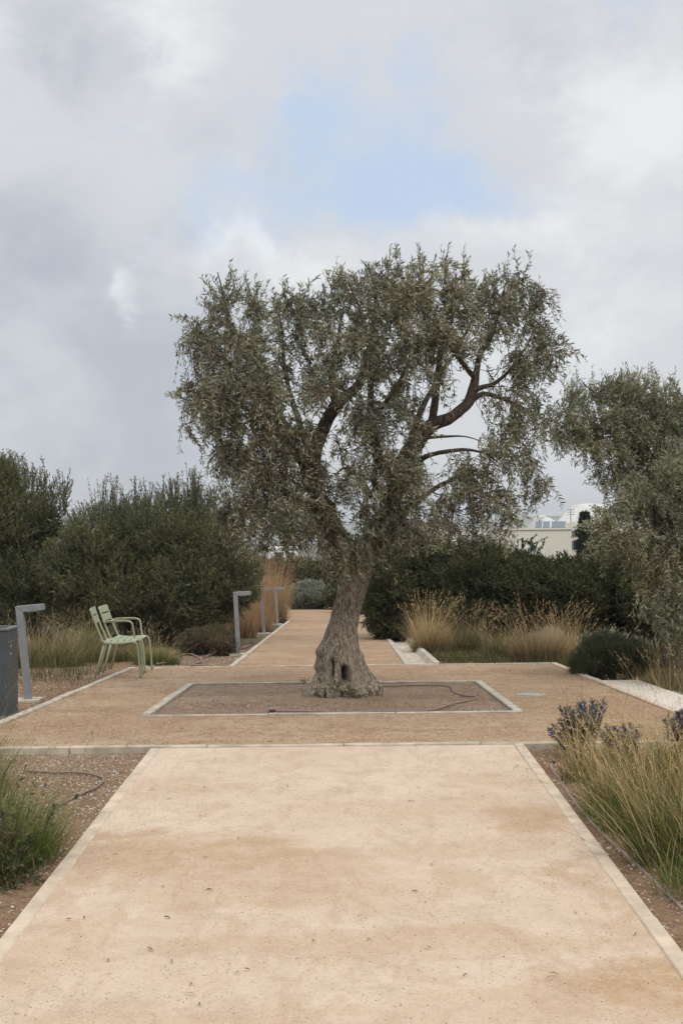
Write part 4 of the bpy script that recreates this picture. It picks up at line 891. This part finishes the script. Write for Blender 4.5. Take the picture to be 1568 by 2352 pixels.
# tall dry stalks near the rosemary
def stalk(label, pts, Y):
    p = smooth_path([at(u, v, Y) for u, v in pts], 6); mb = MB(); mb.tube(p, np.linspace(.0032, .0012, len(p)), 5)
    for k in (-9, -6, -4):
        q = p[k]; d = np.array([random.choice((-1, 1))*.02, 0, .045]); mb.tube([q, q+d*.6, q+d*1.5+np.array([0, 0, .01])], [.0022, .002, .0008], 4)
    tag(mb.build('dry_stalk', M['straw_plain']), label, 'dry stalk')
M['straw_plain'] = plain('dry_stalk', (.34, .23, .13), .8, .2)
stalk('curved dry stalk rising left of the violet rosemary tips', [(1335, 1760), (1318, 1690), (1302, 1630), (1301, 1590), (1312, 1563)], 9.1)
stalk('thin straight dry stalk between the violet rosemary tips', [(1342, 1760), (1340, 1690), (1337, 1620), (1334, 1545)], 9.3)
stalk('forked dry stalk right of the tallest rosemary spike', [(1418, 1770), (1424, 1700), (1430, 1640), (1442, 1575)], 9.0)

# lentisc sprigs, left foreground
def near_lentisc():
    p = on_ground(5, 2010); root = empty('lentisc_sapling', (p[0], p[1], tz(p[0], p[1])), 'young lentisc with reddish stems and small oval leaves at the left edge', 'shrub')
    P = []
    for (u, v, Y) in ((25, 1745, 6.6), (60, 1760, 6.7), (85, 1800, 6.5), (110, 1800, 6.6), (95, 1870, 6.4), (60, 1820, 6.4), (30, 1830, 6.3), (70, 1960, 6.2), (40, 1930, 6.2), (15, 1780, 6.5), (90, 1920, 6.3), (45, 2030, 6.0), (10, 1900, 6.2), (35, 1990, 6.1), (-20, 1760, 6.5), (70, 1890, 6.35)):
        a = np.array([p[0]-.08+rng.normal()*.05, p[1]+rng.normal()*.06, tz(p[0], p[1])]); b = at(u, v, Y)
        P.append(bez(a[None], ((a+b)/2+rng.normal(size=3)*.05)[None], b[None], 9)[0])
        for k in range(4):
            s_ = P[-1][3+k if k < 4 else 6]; e = s_+nrm(rng.normal(size=3)+np.array([.2, 0, .3]))*.14; P.append(bez(s_[None], ((s_+e)/2)[None], e[None], 9)[0])
    P = np.array(P); v, f = many_tubes(P, np.full(len(P), .004), np.full(len(P), .0015)); make_obj('stems', v, f, plain('red_stem', (.10, .055, .035), .7, .3), root)
    v, f = leafy(P, 9, .030, .013, .3, 1.2, True, .8, .2); make_obj('foliage', v, f, M['lentisc_near'], root)
near_lentisc()

def fallen(label, n, x0, x1, y0, y1, zoff, cond=None):
    x = rng.uniform(x0, x1, n); y = rng.uniform(y0, y1, n)
    if cond is not None: k = cond(x, y); x, y = x[k], y[k]
    m = len(x); a = rng.uniform(0, 6.28, m); d = np.stack([np.cos(a), np.sin(a), rng.normal(size=m)*.08], -1)
    v, f = leaves(np.stack([x, y, pz(x, y)+zoff], -1), d, np.tile([0, 0, 1.0], (m, 1))+rng.normal(size=(m, 3))*.15, rng.uniform(.02, .055, m), rng.uniform(.006, .011, m))
    tag(make_obj('fallen_leaves', v, f, M['dry_leaf']), label, None, None, 'stuff')
M['dry_leaf'] = leaf_mat('dry_leaf', (.07, .05, .03), (.20, .15, .09), (.24, .2, .14), trans=.05)
fallen('fallen olive leaves on the ochre plaza', 420, XL+.1, XR-.1, Y1+.1, YB-.1, .003, lambda x, y: ~((x > BX0-.1) & (x < BX1+.1) & (y > BY0-.1) & (y < BY1+.1)))
fallen('fallen olive leaves on the bed around the trunk', 1500, BX0+.05, BX1-.05, BY0+.05, BY1-.05, -.004)
fallen('fallen leaves along the pale path', 60, PXL+.05, PXR-.05, 4, Y1-.1, .003)
# ------------------------------------------------------------------ hoses
def hose(label, pts, r=.011, fit=(), dz=.008, bed=False, mat=None):
    q = []
    for (u, v) in pts:
        p = on_ground(u, v); z = p[2]-.02 if bed else tz(p[0], p[1])
        q.append([p[0], p[1], z+dz])
    p = smooth_path(q, 8); mb = MB(); mb.tube(p, r, 10); root = mb.build('hose', mat or M['hose'], smooth=True); tag(root, label, 'hose')
    for k in fit:
        i = int(k*(len(p)-2)); m2 = MB(); a, b = p[i], p[i+1]; d = nrm(b-a); m2.tube([a-d*.03, a-d*.012, a, a+d*.012, a+d*.03], [r*1.25, r*1.6, r*1.35, r*1.6, r*1.25], 10)
        m2.build('fitting', M['hose_black'], root)
hose('brown hose with a black joint bending over the gravel left of the pale path', [(60, 1762), (120, 1766), (175, 1766), (215, 1771), (238, 1782), (222, 1800), (180, 1818), (140, 1840), (95, 1850)], .0075, (.78,), .016)
hose('brown irrigation hose looping over the bed right of the trunk', [(850, 1578), (900, 1576), (980, 1574), (1032, 1577), (1042, 1590), (1062, 1597), (1096, 1602), (1075, 1609), (1035, 1618), (1005, 1628), (980, 1633)], .009, (), .022, True)
hose('brown hose lying along the front edge of the bed', [(626, 1633), (700, 1634), (780, 1636), (880, 1634), (980, 1633)], .008, (.02,), .022, True)
hose('brown hose snaking over the soil right of the armchair', [(360, 1522), (395, 1515), (415, 1500), (440, 1497), (462, 1512), (440, 1524), (465, 1525)], .014, (), .03)
hose('brown hose end running behind the first upright lamp post', [(470, 1503), (500, 1493), (540, 1489), (575, 1478)], .014, (), .03)
hose('faded hose running through the litter along the right bank', [(1272, 1735), (1265, 1748), (1282, 1775), (1320, 1830), (1375, 1895), (1440, 1955), (1500, 2010), (1570, 2075)], .0105, (.06,), .001, False, plain('faded_hose', (.27, .20, .165), .7, .25))

# ------------------------------------------------------------------ round cover in the plaza
p = on_ground(1217, 1594); mb = MB(); mm = MB()
cov = empty('manhole_cover', (p[0], p[1], p[2]-.006), 'small round grey-green cover set in the plaza right of the bed', 'cover')
th = np.linspace(0, 2*np.pi, 48, endpoint=False)
def ring(mb, r0, r1, z0, z1):
    a = np.stack([p[0]+np.cos(th)*r0, p[1]+np.sin(th)*r0, plane_z(1e-9+p[1])-SL*np.sin(th)*r0+G*np.sin(th)*r0+z0], -1); b = np.stack([p[0]+np.cos(th)*r1, p[1]+np.sin(th)*r1, plane_z(p[1])+(G-SL)*np.sin(th)*r1+z1], -1)
    i = np.arange(48); j = (i+1) % 48; mb.add(np.vstack([a, b]), np.stack([i, j, j+48, i+48], -1))
ring(mb, .155, .155, -.03, .004); ring(mb, .155, .135, .004, .004); mb.build('cover_frame', M['conc_grey'], cov)
ring(mm, .133, .133, -.01, .002); ring(mm, .133, .0, .002, .006); mm.build('lid', M['lid'], cov)

# ------------------------------------------------------------------ chairs
def chair(label, x, y, rz, arms):
    z0 = plane_z(y)-.002
    root = empty('garden_armchair' if arms else 'garden_chair', (0, 0, 0), label, 'chair')
    hw = .235; r = .0135
    sag = lambda t: -.018*math.sin(math.pi*t)
    side = [(-.045, .885), (.02, .70), (.075, .56), (.105, .485), (.135, .458), (.19, .452), (.30, .447), (.40, .455), (.47, .462), (.51, .450), (.532, .42), (.55, .30), (.572, .0)]
    for s in (-1, 1):
        fb = MB(); p_ = smooth_path([(a, s*(hw if b < .5 else hw-.004), b) for a, b in side], 6); fb.tube(p_, r, 10); fb.build('side_frame', M['chair'], root, True)
        lb = MB(); lb.tube([(.125, s*(hw-.026), .452), (.07, s*(hw-.01), .24), (.0, s*(hw+.005), 0)], [r, r, r*.95], 10)
        lb.tube([(-.001, s*(hw+.005), -.001), (.001, s*(hw+.005), .012)], r*1.15, 10); lb.build('leg', M['chair'], root, True)
    for xc in (.135, .47): cross = MB(); cross.tube([(xc, -hw, .440), (xc, hw, .440)], .009, 8); cross.build('crossbar', M['chair'], root, True)
    def slat(name, prof0, prof1, th_, bow, nseg=10):
        """a bent strip spanning the width between two profile points"""
        a = np.array(prof0); b = np.array(prof1); d = nrm(b-a); nn = np.array([-d[1], d[0]]); V = []
        for k in range(nseg+1):
            t = k/nseg; yv = -hw+2*hw*t; off = bow*math.sin(math.pi*t)
            for q, o in ((a, 0), (b, 0), (b, th_), (a, th_)):
                w = q+nn*(o+off); V.append([w[0], yv, w[1]])
        V = np.array(V); i = np.arange(nseg)[:, None]*4; j = np.arange(4)[None]; j2 = (j+1) % 4
        f = np.stack([i+j, i+j2, i+j2+4, i+j+4], -1).reshape(-1, 4)
        m_ = MB(); m_.add(V, [f, np.array([[3, 2, 1, 0]]), np.array([[0, 1, 2, 3]])+nseg*4]); o = m_.build(name, M['chair'], root)
        bv = o.modifiers.new('bevel', 'BEVEL'); bv.width = .004; bv.segments = 2
    sp_ = smooth_path([(a, 0, b) for a, b in side], 6)
    slat('backrest_slat', (-.050+.002, .895), (-.022, .805), .009, .032); slat('backrest_slat', (-.016, .790), (.010, .700), .009, .032)
    seat = [(.115, .472), (.185, .462), (.195, .460), (.265, .456), (.275, .456), (.345, .458), (.355, .459), (.425, .466), (.435, .467), (.512, .462)]
    for k in range(5): slat('seat_slat', seat[2*k], seat[2*k+1], .009, -.010)
    if arms:
        for s in (-1, 1):
            ab = MB(); pp = smooth_path([(.022, s*(hw+.016), .685), (.10, s*(hw+.028), .693), (.25, s*(hw+.036), .697), (.355, s*(hw+.036), .697), (.395, s*(hw+.034), .682), (.412, s*(hw+.030), .645), (.425, s*(hw+.02), .55), (.44, s*(hw+.008), .45)], 6)
            ab.tube(pp, .0125, 10); ab.build('armrest', M['chair'], root, True)
            gp = MB(); gp.tube(smooth_path([(.06, s*(hw+.025), .703), (.2, s*(hw+.034), .709), (.34, s*(hw+.036), .709)], 5), .02, 10, flat=.35); gp.build('arm_pad', M['chair'], root, True)
    root.matrix_world = Matrix.Translation((x, y, z0)) @ Matrix.Rotation(math.atan(G-SL)*0, 4, 'X') @ Matrix.Rotation(rz, 4, 'Z')
    return root
chair('armless sage green metal chair with two-slat back, nearer the bin', -3.125, 16.57, math.radians(5), False)
chair('sage green metal armchair beside the armless one', -3.185, 17.635, math.radians(-2.5), True)

# ------------------------------------------------------------------ lamp posts (inverted L)
def lamp(label, u, v, h, tilt, w=.072, slab=True):
    b = on_ground(u, v); z = float(b[2])-.004
    root = empty('lamp_post', (0, 0, 0), label, 'lamp post', 'grey angled lamp posts along the path')
    hw = w/2; ha = .070; arm = .255; d = .042
    pb = MB(); pb.add([[-hw, -d, -.05], [hw, -d, -.05], [hw, d, -.05], [-hw, d, -.05], [-hw, -d, h], [hw, -d, h-ha], [hw, d, h-ha], [-hw, d, h]], np.array([[0, 3, 2, 1], [0, 1, 5, 4], [1, 2, 6, 5], [2, 3, 7, 6], [3, 0, 4, 7], [4, 5, 6, 7]]))
    o = pb.build('post', M['lampmetal'], root); bv = o.modifiers.new('bevel', 'BEVEL'); bv.width = .004; bv.segments = 2
    ab = MB(); e = .0025; ab.add([[-hw+e, -d, h+e], [hw+e, -d, h-ha+e], [arm, -d, h-ha+e], [arm, -d, h], [-hw+e, d, h+e], [hw+e, d, h-ha+e], [arm, d, h-ha+e], [arm, d, h]], np.array([[0, 1, 2, 3], [4, 7, 6, 5], [0, 3, 7, 4], [1, 5, 6, 2], [2, 6, 7, 3], [0, 4, 5, 1]]))
    o = ab.build('arm', M['lampmetal'], root); bv = o.modifiers.new('bevel', 'BEVEL'); bv.width = .004; bv.segments = 2
    cb = MB(); cb.box(arm+.001, arm+.012, -d+.004, d-.004, h-ha+.006, h-.004); cb.build('end_cap', M['lampmetal'], root)
    db = MB(); db.box(hw+.05, arm-.05, -d*.6, d*.6, h-ha-.004, h-ha+.001); db.build('diffuser', M['white'], root)
    root.matrix_world = Matrix.Translation((b[0], b[1], z-.01)) @ Matrix.Rotation(math.radians(-tilt), 4, 'Y')
    if slab:
        sb = MB(); s = .14; sb.box(-s, s, -s, s, -.14, -.032); so = sb.build('footing', M['conc_grey'], root); so.matrix_parent_inverse = Matrix(); so.matrix_world = Matrix.Translation((b[0], b[1], z))
    return root
lamp('leaning grey lamp post right beside the charcoal bin', 66, 1597, .98, 5.2)
lamp('tall grey lamp post nearest the chairs, first along the far path', 548, 1496, 1.03, 2.6)
lamp('grey lamp post second along the far path, in the rusty grass', 606, 1450, 1.02, 4.0)
lamp('farthest grey lamp post along the far path', 637, 1430, 1.0, 2.6)

# ------------------------------------------------------------------ bin
def bin_():
    b = on_ground(36, 1634); x1, y0 = float(b[0])-.072, float(b[1]); z0 = tz(x1, y0+.2)+.01; w, dp, h = .42, .40, .82
    root = empty('litter_bin', (x1-w/2, y0+dp/2, z0), 'charcoal metal litter bin with white print, cut by the left edge', 'bin')
    m = MB(); m.box(x1-w, x1, y0, y0+dp, z0, z0+h); o = m.build('body', M['binmetal'], root); bv = o.modifiers.new('bevel', 'BEVEL'); bv.width = .006; bv.segments = 2
    m = MB(); e = .012; m.box(x1-w-e, x1+e, y0-e, y0+.03, z0+h+.002, z0+h+.02); m.box(x1-w-e, x1+e, y0+dp-.03, y0+dp+e, z0+h+.002, z0+h+.02); m.box(x1-w-e, x1-w+.03, y0+.031, y0+dp-.031, z0+h+.002, z0+h+.02); m.box(x1-.03, x1+e, y0+.031, y0+dp-.031, z0+h+.002, z0+h+.02)
    m.build('rim', M['binlight'], root)
    m = MB(); m.box(x1-w+.03, x1-.03, y0-.0022, y0+.002, z0+.10, z0+h-.10); m.build('door', M['binmetal'], root)
    m = MB(); m.box(x1-w+.04, x1-.04, y0+.04, y0+dp-.04, z0+h-.05, z0+h+.004); m.build('opening', M['hose_black'], root)
    m = MB(); m.box(x1-w-.006, x1+.006, y0-.006, y0+dp+.006, z0-.02, z0+.015); m.build('plinth', M['binlight'], root)
    # printed mark: an open ring with a tail, and two small strokes on the side
    m = MB(); cx, cz = x1-.155, z0+h*.79
    for (a0, a1, r) in ((-70, 200, .030),):
        an = np.radians(np.linspace(a0, a1, 22)); i_ = np.stack([cx+np.cos(an)*(r-.006), 0*an+y0-.0045, cz+np.sin(an)*(r-.006)], -1); o_ = np.stack([cx+np.cos(an)*r, 0*an+y0-.0045, cz+np.sin(an)*r], -1)
        k = np.arange(21); m.add(np.vstack([i_, o_]), np.stack([k, k+22, k+23, k+1], -1))
    m.box(cx+.006, cx+.022, y0-.0045, y0-.001, cz-.047, cz-.041)
    an = np.radians(np.linspace(-30, 220, 14)); yc, zc = y0+.13, z0+h*.80
    i_ = np.stack([0*an+x1+.0035, yc+np.cos(an)*.016, zc+np.sin(an)*.016], -1); o_ = np.stack([0*an+x1+.0035, yc+np.cos(an)*.022, zc+np.sin(an)*.022], -1); k = np.arange(13); m.add(np.vstack([i_, o_]), np.stack([k, k+14, k+15, k+1], -1))
    m.box(x1+.001, x1+.0035, yc-.014, yc+.018, zc-.07, zc-.06)
    m.build('printed_mark', M['white'], root)  # one print
bin_()

# ------------------------------------------------------------------ far buildings, hills
def building(label, u0, u1, vt, Y, dp, mat, wins=(), extra=None):
    a = at(u0, vt, Y); b = at(u1, vt, Y); zt = (a[2]+b[2])/2; zb = -16.
    root = empty('apartment_building', ((a[0]+b[0])/2, Y, zb), label, 'building')
    m = MB(); m.box(a[0], b[0], Y, Y+dp, zb, zt); m.build('wall', mat, root)
    m = MB(); m.box(a[0]-.15, b[0]+.15, Y-.15, Y+dp+.15, zt+.002, zt+.25); m.build('parapet', mat, root)
    for (u, v, w, h) in wins:
        p_ = at(u, v, Y); f_ = MB(); f_.box(p_[0]-w/2, p_[0]+w/2, Y-.06, Y-.01, p_[2]-h/2, p_[2]+h/2); fo = f_.build('window', M['wall_white'], root)
        g_ = MB(); g_.box(p_[0]-w/2+.08, p_[0]+w/2-.08, Y-.09, Y-.062, p_[2]-h/2+.08, p_[2]+h/2-.08); go = g_.build('pane', M['window'], fo)
        go.matrix_parent_inverse = Matrix()
    return root, zt
YBd = 160
rt, zt = building('long cream building with tiny windows and blue roof panels, below the white quarry', 1150, 1312, 1217, YBd, 14, M['wall_cream'], [(1214.5, 1262, .55, .6), (1221.5, 1262, .55, .6), (1237, 1261, .55, .6)])
for (ua, ub) in ((1226, 1240), (1243, 1258), (1262, 1294)):
    a = at(ua, 1214, YBd+3); b = at(ub, 1214, YBd+3); m = MB()
    m.add([[a[0], YBd+2, zt+.3], [b[0], YBd+2, zt+.3], [b[0]+.3, YBd+3.4, zt+1.05], [a[0]+.3, YBd+3.4, zt+1.05], [a[0], YBd+2.1, zt+.22], [b[0], YBd+2.1, zt+.22], [b[0]+.3, YBd+3.5, zt+.97], [a[0]+.3, YBd+3.5, zt+.97]], np.array([[0, 1, 2, 3], [4, 7, 6, 5], [0, 4, 5, 1], [1, 5, 6, 2], [2, 6, 7, 3], [3, 7, 4, 0]])); m.build('solar_panel', M['solar'], rt)
m = MB(); a = at(1305, 1212, YBd+5); m.box(a[0]-.9, a[0]+.7, YBd+4, YBd+8, zt+.26, zt+.9); m.build('roof_block', M['wall_cream'], rt)
a = at(1310, 1212, YBd+5); m = MB(); m.tube([[a[0], YBd+5, zt], [a[0], YBd+5, zt+2.6]], .05, 6); [m.tube([[a[0]-.5, YBd+5, zt+k], [a[0]+.5, YBd+5, zt+k]], .03, 5) for k in (1.9, 2.2, 2.5)]; m.build('aerial', M['window'], rt)
building('tan apartment block just left of the cypress', 1310, 1345, 1209, 172, 12, M['wall_tan'], [(1318, 1225, .9, .9), (1325, 1225, .9, .9), (1318, 1252, 1.2, 1.3), (1326, 1252, 1.2, 1.3)])
building('white building glimpsed under the left boughs of the olive', 610, 690, 1262, 150, 12, M['wall_white'], [(640, 1278, 1.0, 1.1), (665, 1278, 1.0, 1.1)])
building('pale block seen through the right boughs of the olive', 1010, 1135, 1228, 175, 12, M['wall_white'], [(1030, 1246, .9, 1.0), (1060, 1246, .9, 1.0), (1090, 1246, .9, 1.0)])
def hill(name, prof, Y, depth, mat, base=-30, n=160):
    u = np.array([q[0] for q in prof]); v = np.array([q[1] for q in prof]); uu = np.linspace(u[0], u[-1], n); vv = np.interp(uu, u, v)
    rows = 22; V = []
    for r in range(rows):
        t = r/(rows-1); Yr = Y+depth*t; s = math.sin(math.pi*min(.5, t*.62)) if t < .8 else 1-(t-.8)*3
        for a_, b_ in zip(uu, vv):
            top = at(a_, b_, Y+depth*.8); x_ = top[0]*(Yr/(Y+depth*.8))**.0
            V.append([x_, Yr, base+(top[2]-base)*max(0, s)])
    V = np.array(V); V[:, 2] += fbm(V*np.array([.03, .03, .04]), 4)*5*np.clip((V[:, 2]-base)/50, 0, 1)*(1-np.repeat(np.linspace(0, 1, rows)**2, n)*.7)
    i = (np.arange(rows-1)[:, None]*n+np.arange(n-1)[None]).ravel()
    tag(make_obj(name, V, np.stack([i, i+1, i+1+n, i+n], -1), mat, smooth=True), kind='structure')
def hill_mat(name, c1, c2, s=.01):
    m, nt, out = new_mat(name); P = pos_(nt); n = noise(nt, P, s, 6, .65); c = mixc(nt, ramp(nt, n, .4, .6), c1, c2); principled(nt, out, c, .95, .05); return m
hill('hill', [(-900, 1215), (-300, 1200), (200, 1205), (700, 1200), (1000, 1196), (1150, 1192), (1240, 1184), (1290, 1184), (1340, 1188), (1500, 1190), (1900, 1196), (2500, 1210)], 2100, 800, hill_mat('scrub_hill', (.16, .17, .13), (.26, .25, .19)))
hill('quarry_hill', [(1205, 1222), (1225, 1190), (1238, 1184), (1250, 1196), (1262, 1206), (1274, 1201), (1292, 1180), (1316, 1157), (1345, 1155), (1376, 1158), (1420, 1172), (1480, 1196), (1540, 1222)], 1500, 450, hill_mat('quarry_marble', (.62, .58, .50), (.78, .75, .68), .02))

# ------------------------------------------------------------------ haze
HAZE = True
if HAZE:
    m, nt, out = new_mat('haze'); pv = N(nt, 'ShaderNodeVolumePrincipled'); pv.inputs['Color'].default_value = (.80, .84, .90, 1); pv.inputs['Density'].default_value = .00030; pv.inputs['Anisotropy'].default_value = .1
    ln(nt, pv.outputs[0], out.inputs['Volume'])
    mb = MB(); mb.box(-3500, 3500, -60, 3600, -70, 62); h = mb.build('haze', m); tag(h, kind='stuff')

# ------------------------------------------------------------------ sky and sun
w = bpy.data.worlds.new('World'); sc.world = w; w.use_nodes = True; nt = w.node_tree; nt.nodes.clear()
out = N(nt, 'ShaderNodeOutputWorld')
SUN_EL, SUN_AZ = math.radians(48), math.radians(150)      # azimuth from +Y towards +X
sky = N(nt, 'ShaderNodeTexSky', sky_type='NISHITA'); sky.sun_disc = False; sky.sun_elevation = SUN_EL; sky.sun_rotation = SUN_AZ
bg = N(nt, 'ShaderNodeBackground'); bg.inputs[1].default_value = .13; ln(nt, sky.outputs[0], bg.inputs[0])
tc = N(nt, 'ShaderNodeTexCoord'); D = tc.outputs['Generated']
sx = N(nt, 'ShaderNodeSeparateXYZ'); ln(nt, D, sx.inputs[0])
az = math_(nt, 'ARCTAN2', sx.outputs[0], sx.outputs[1]); el = math_(nt, 'ARCSINE', sx.outputs[2])
st = scaled(nt, D, (1.0, 1.0, 1.5))
n1 = noise(nt, st, 5.5, 7, .58, .3); n2 = noise(nt, scaled(nt, D, (1.3, 1., 1.2)), 8.0, 6, .55, .2); n3 = noise(nt, st, 3.2, 5, .5)
azw = math_(nt, 'ADD', az, math_(nt, 'MULTIPLY_ADD', n1, .16, -.08)); elw = math_(nt, 'ADD', el, math_(nt, 'MULTIPLY_ADD', n2, .14, -.07))
n5 = noise(nt, st, 19, 7, .62, .6)
def gsum(spots):
    tot = None
    for (u, v, su, sv, amp) in spots:
        a = math_(nt, 'DIVIDE', math_(nt, 'SUBTRACT', azw, (u-CX)/F), su/F); b = math_(nt, 'DIVIDE', math_(nt, 'SUBTRACT', elw, (VH-v)/F), sv/F)
        e = math_(nt, 'EXPONENT', math_(nt, 'MULTIPLY', math_(nt, 'ADD', math_(nt, 'MULTIPLY', a, a), math_(nt, 'MULTIPLY', b, b)), -1.0))
        e = math_(nt, 'MULTIPLY', e, amp); tot = e if tot is None else math_(nt, 'ADD', tot, e)
    return tot
blue = gsum([(890, 400, 250, 140, 1.05), (690, 270, 110, 80, .75), (1000, 470, 210, 70, .8), (560, 450, 130, 70, .42), (1480, 60, 120, 60, .65), (980, 230, 130, 60, .4), (560, 560, 120, 60, .4)])
bluef = math_(nt, 'MULTIPLY', ramp(nt, math_(nt, 'ADD', blue, math_(nt, 'ADD', math_(nt, 'MULTIPLY_ADD', n1, 1.5, -.75), math_(nt, 'MULTIPLY_ADD', n5, .9, -.45))), .05, 1.15), .95)
dark = gsum([(90, 560, 230, 150, .75), (320, 800, 330, 130, .75), (150, 130, 150, 100, .5), (250, 1020, 420, 140, .6), (1420, 600, 150, 60, .22), (950, 80, 400, 110, .22), (460, 560, 110, 70, .5), (540, 330, 120, 80, .3), (780, 1150, 900, 120, .35)])
lite = gsum([(1450, 330, 250, 170, 1.0), (430, 110, 130, 100, .6), (310, 672, 26, 60, .38), (330, 640, 40, 22, .25), (680, 600, 220, 60, .8), (1400, 720, 350, 200, .5), (20, 120, 60, 80, .4), (1150, 560, 200, 60, .5)])
dk = math_(nt, 'ADD', dark, math_(nt, 'ADD', math_(nt, 'MULTIPLY_ADD', n2, 1.3, -.65), math_(nt, 'MULTIPLY_ADD', n5, .55, -.275)))
n4 = noise(nt, st, 13, 8, .66, .5); lt = math_(nt, 'ADD', lite, math_(nt, 'ADD', math_(nt, 'MULTIPLY_ADD', n1, 1.5, -.75), math_(nt, 'MULTIPLY_ADD', n4, 1.3, -.65)))
c = mixc(nt, ramp(nt, dk, .05, .95), (.715, .73, .75), (.495, .53, .59))
c = mixc(nt, ramp(nt, lt, .1, 1.0), c, (.89, .91, .91))
c = mixc(nt, bluef, c, (.545, .675, .87))
cl = N(nt, 'ShaderNodeBackground'); ln(nt, c, cl.inputs[0]); ln(nt, ramp(nt, el, .38, 1.25, 1.0, 2.5), cl.inputs[1])   # overcast skies are brightest overhead
ad = N(nt, 'ShaderNodeMixShader'); ad.inputs[0].default_value = .94; ln(nt, bg.outputs[0], ad.inputs[1]); ln(nt, cl.outputs[0], ad.inputs[2]); ln(nt, ad.outputs[0], out.inputs[0])

sd = bpy.data.lights.new('sun', 'SUN'); sd.energy = 1.5; sd.angle = math.radians(16); sd.color = (1, .955, .88)
so = bpy.data.objects.new('sun', sd); COL.objects.link(so)
dirv = Vector((math.sin(SUN_AZ)*math.cos(SUN_EL), math.cos(SUN_AZ)*math.cos(SUN_EL), math.sin(SUN_EL)))
so.rotation_euler = dirv.to_track_quat('Z', 'Y').to_euler(); so.location = (0, 0, 30)

# ------------------------------------------------------------------ camera
cd = bpy.data.cameras.new('camera'); cam = bpy.data.objects.new('camera', cd); COL.objects.link(cam)
cd.sensor_fit = 'VERTICAL'; cd.sensor_height = 36; cd.lens = F/2352*36; cd.shift_y = (VH-1176)/2352; cd.clip_end = 30000; cd.clip_start = .05
cam.matrix_world = Matrix.Translation((0, 0, HC)) @ Matrix.Rotation(math.radians(90), 4, 'X') @ Matrix.Rotation(-ROLL, 4, 'Z')
sc.camera = cam
sc.view_settings.view_transform = 'Standard'; sc.view_settings.look = 'None'; sc.view_settings.exposure = 0; sc.view_settings.gamma = 1
sc.cycles.max_bounces = 6; sc.cycles.diffuse_bounces = 3; sc.cycles.glossy_bounces = 2; sc.cycles.transmission_bounces = 3; sc.cycles.volume_bounces = 0
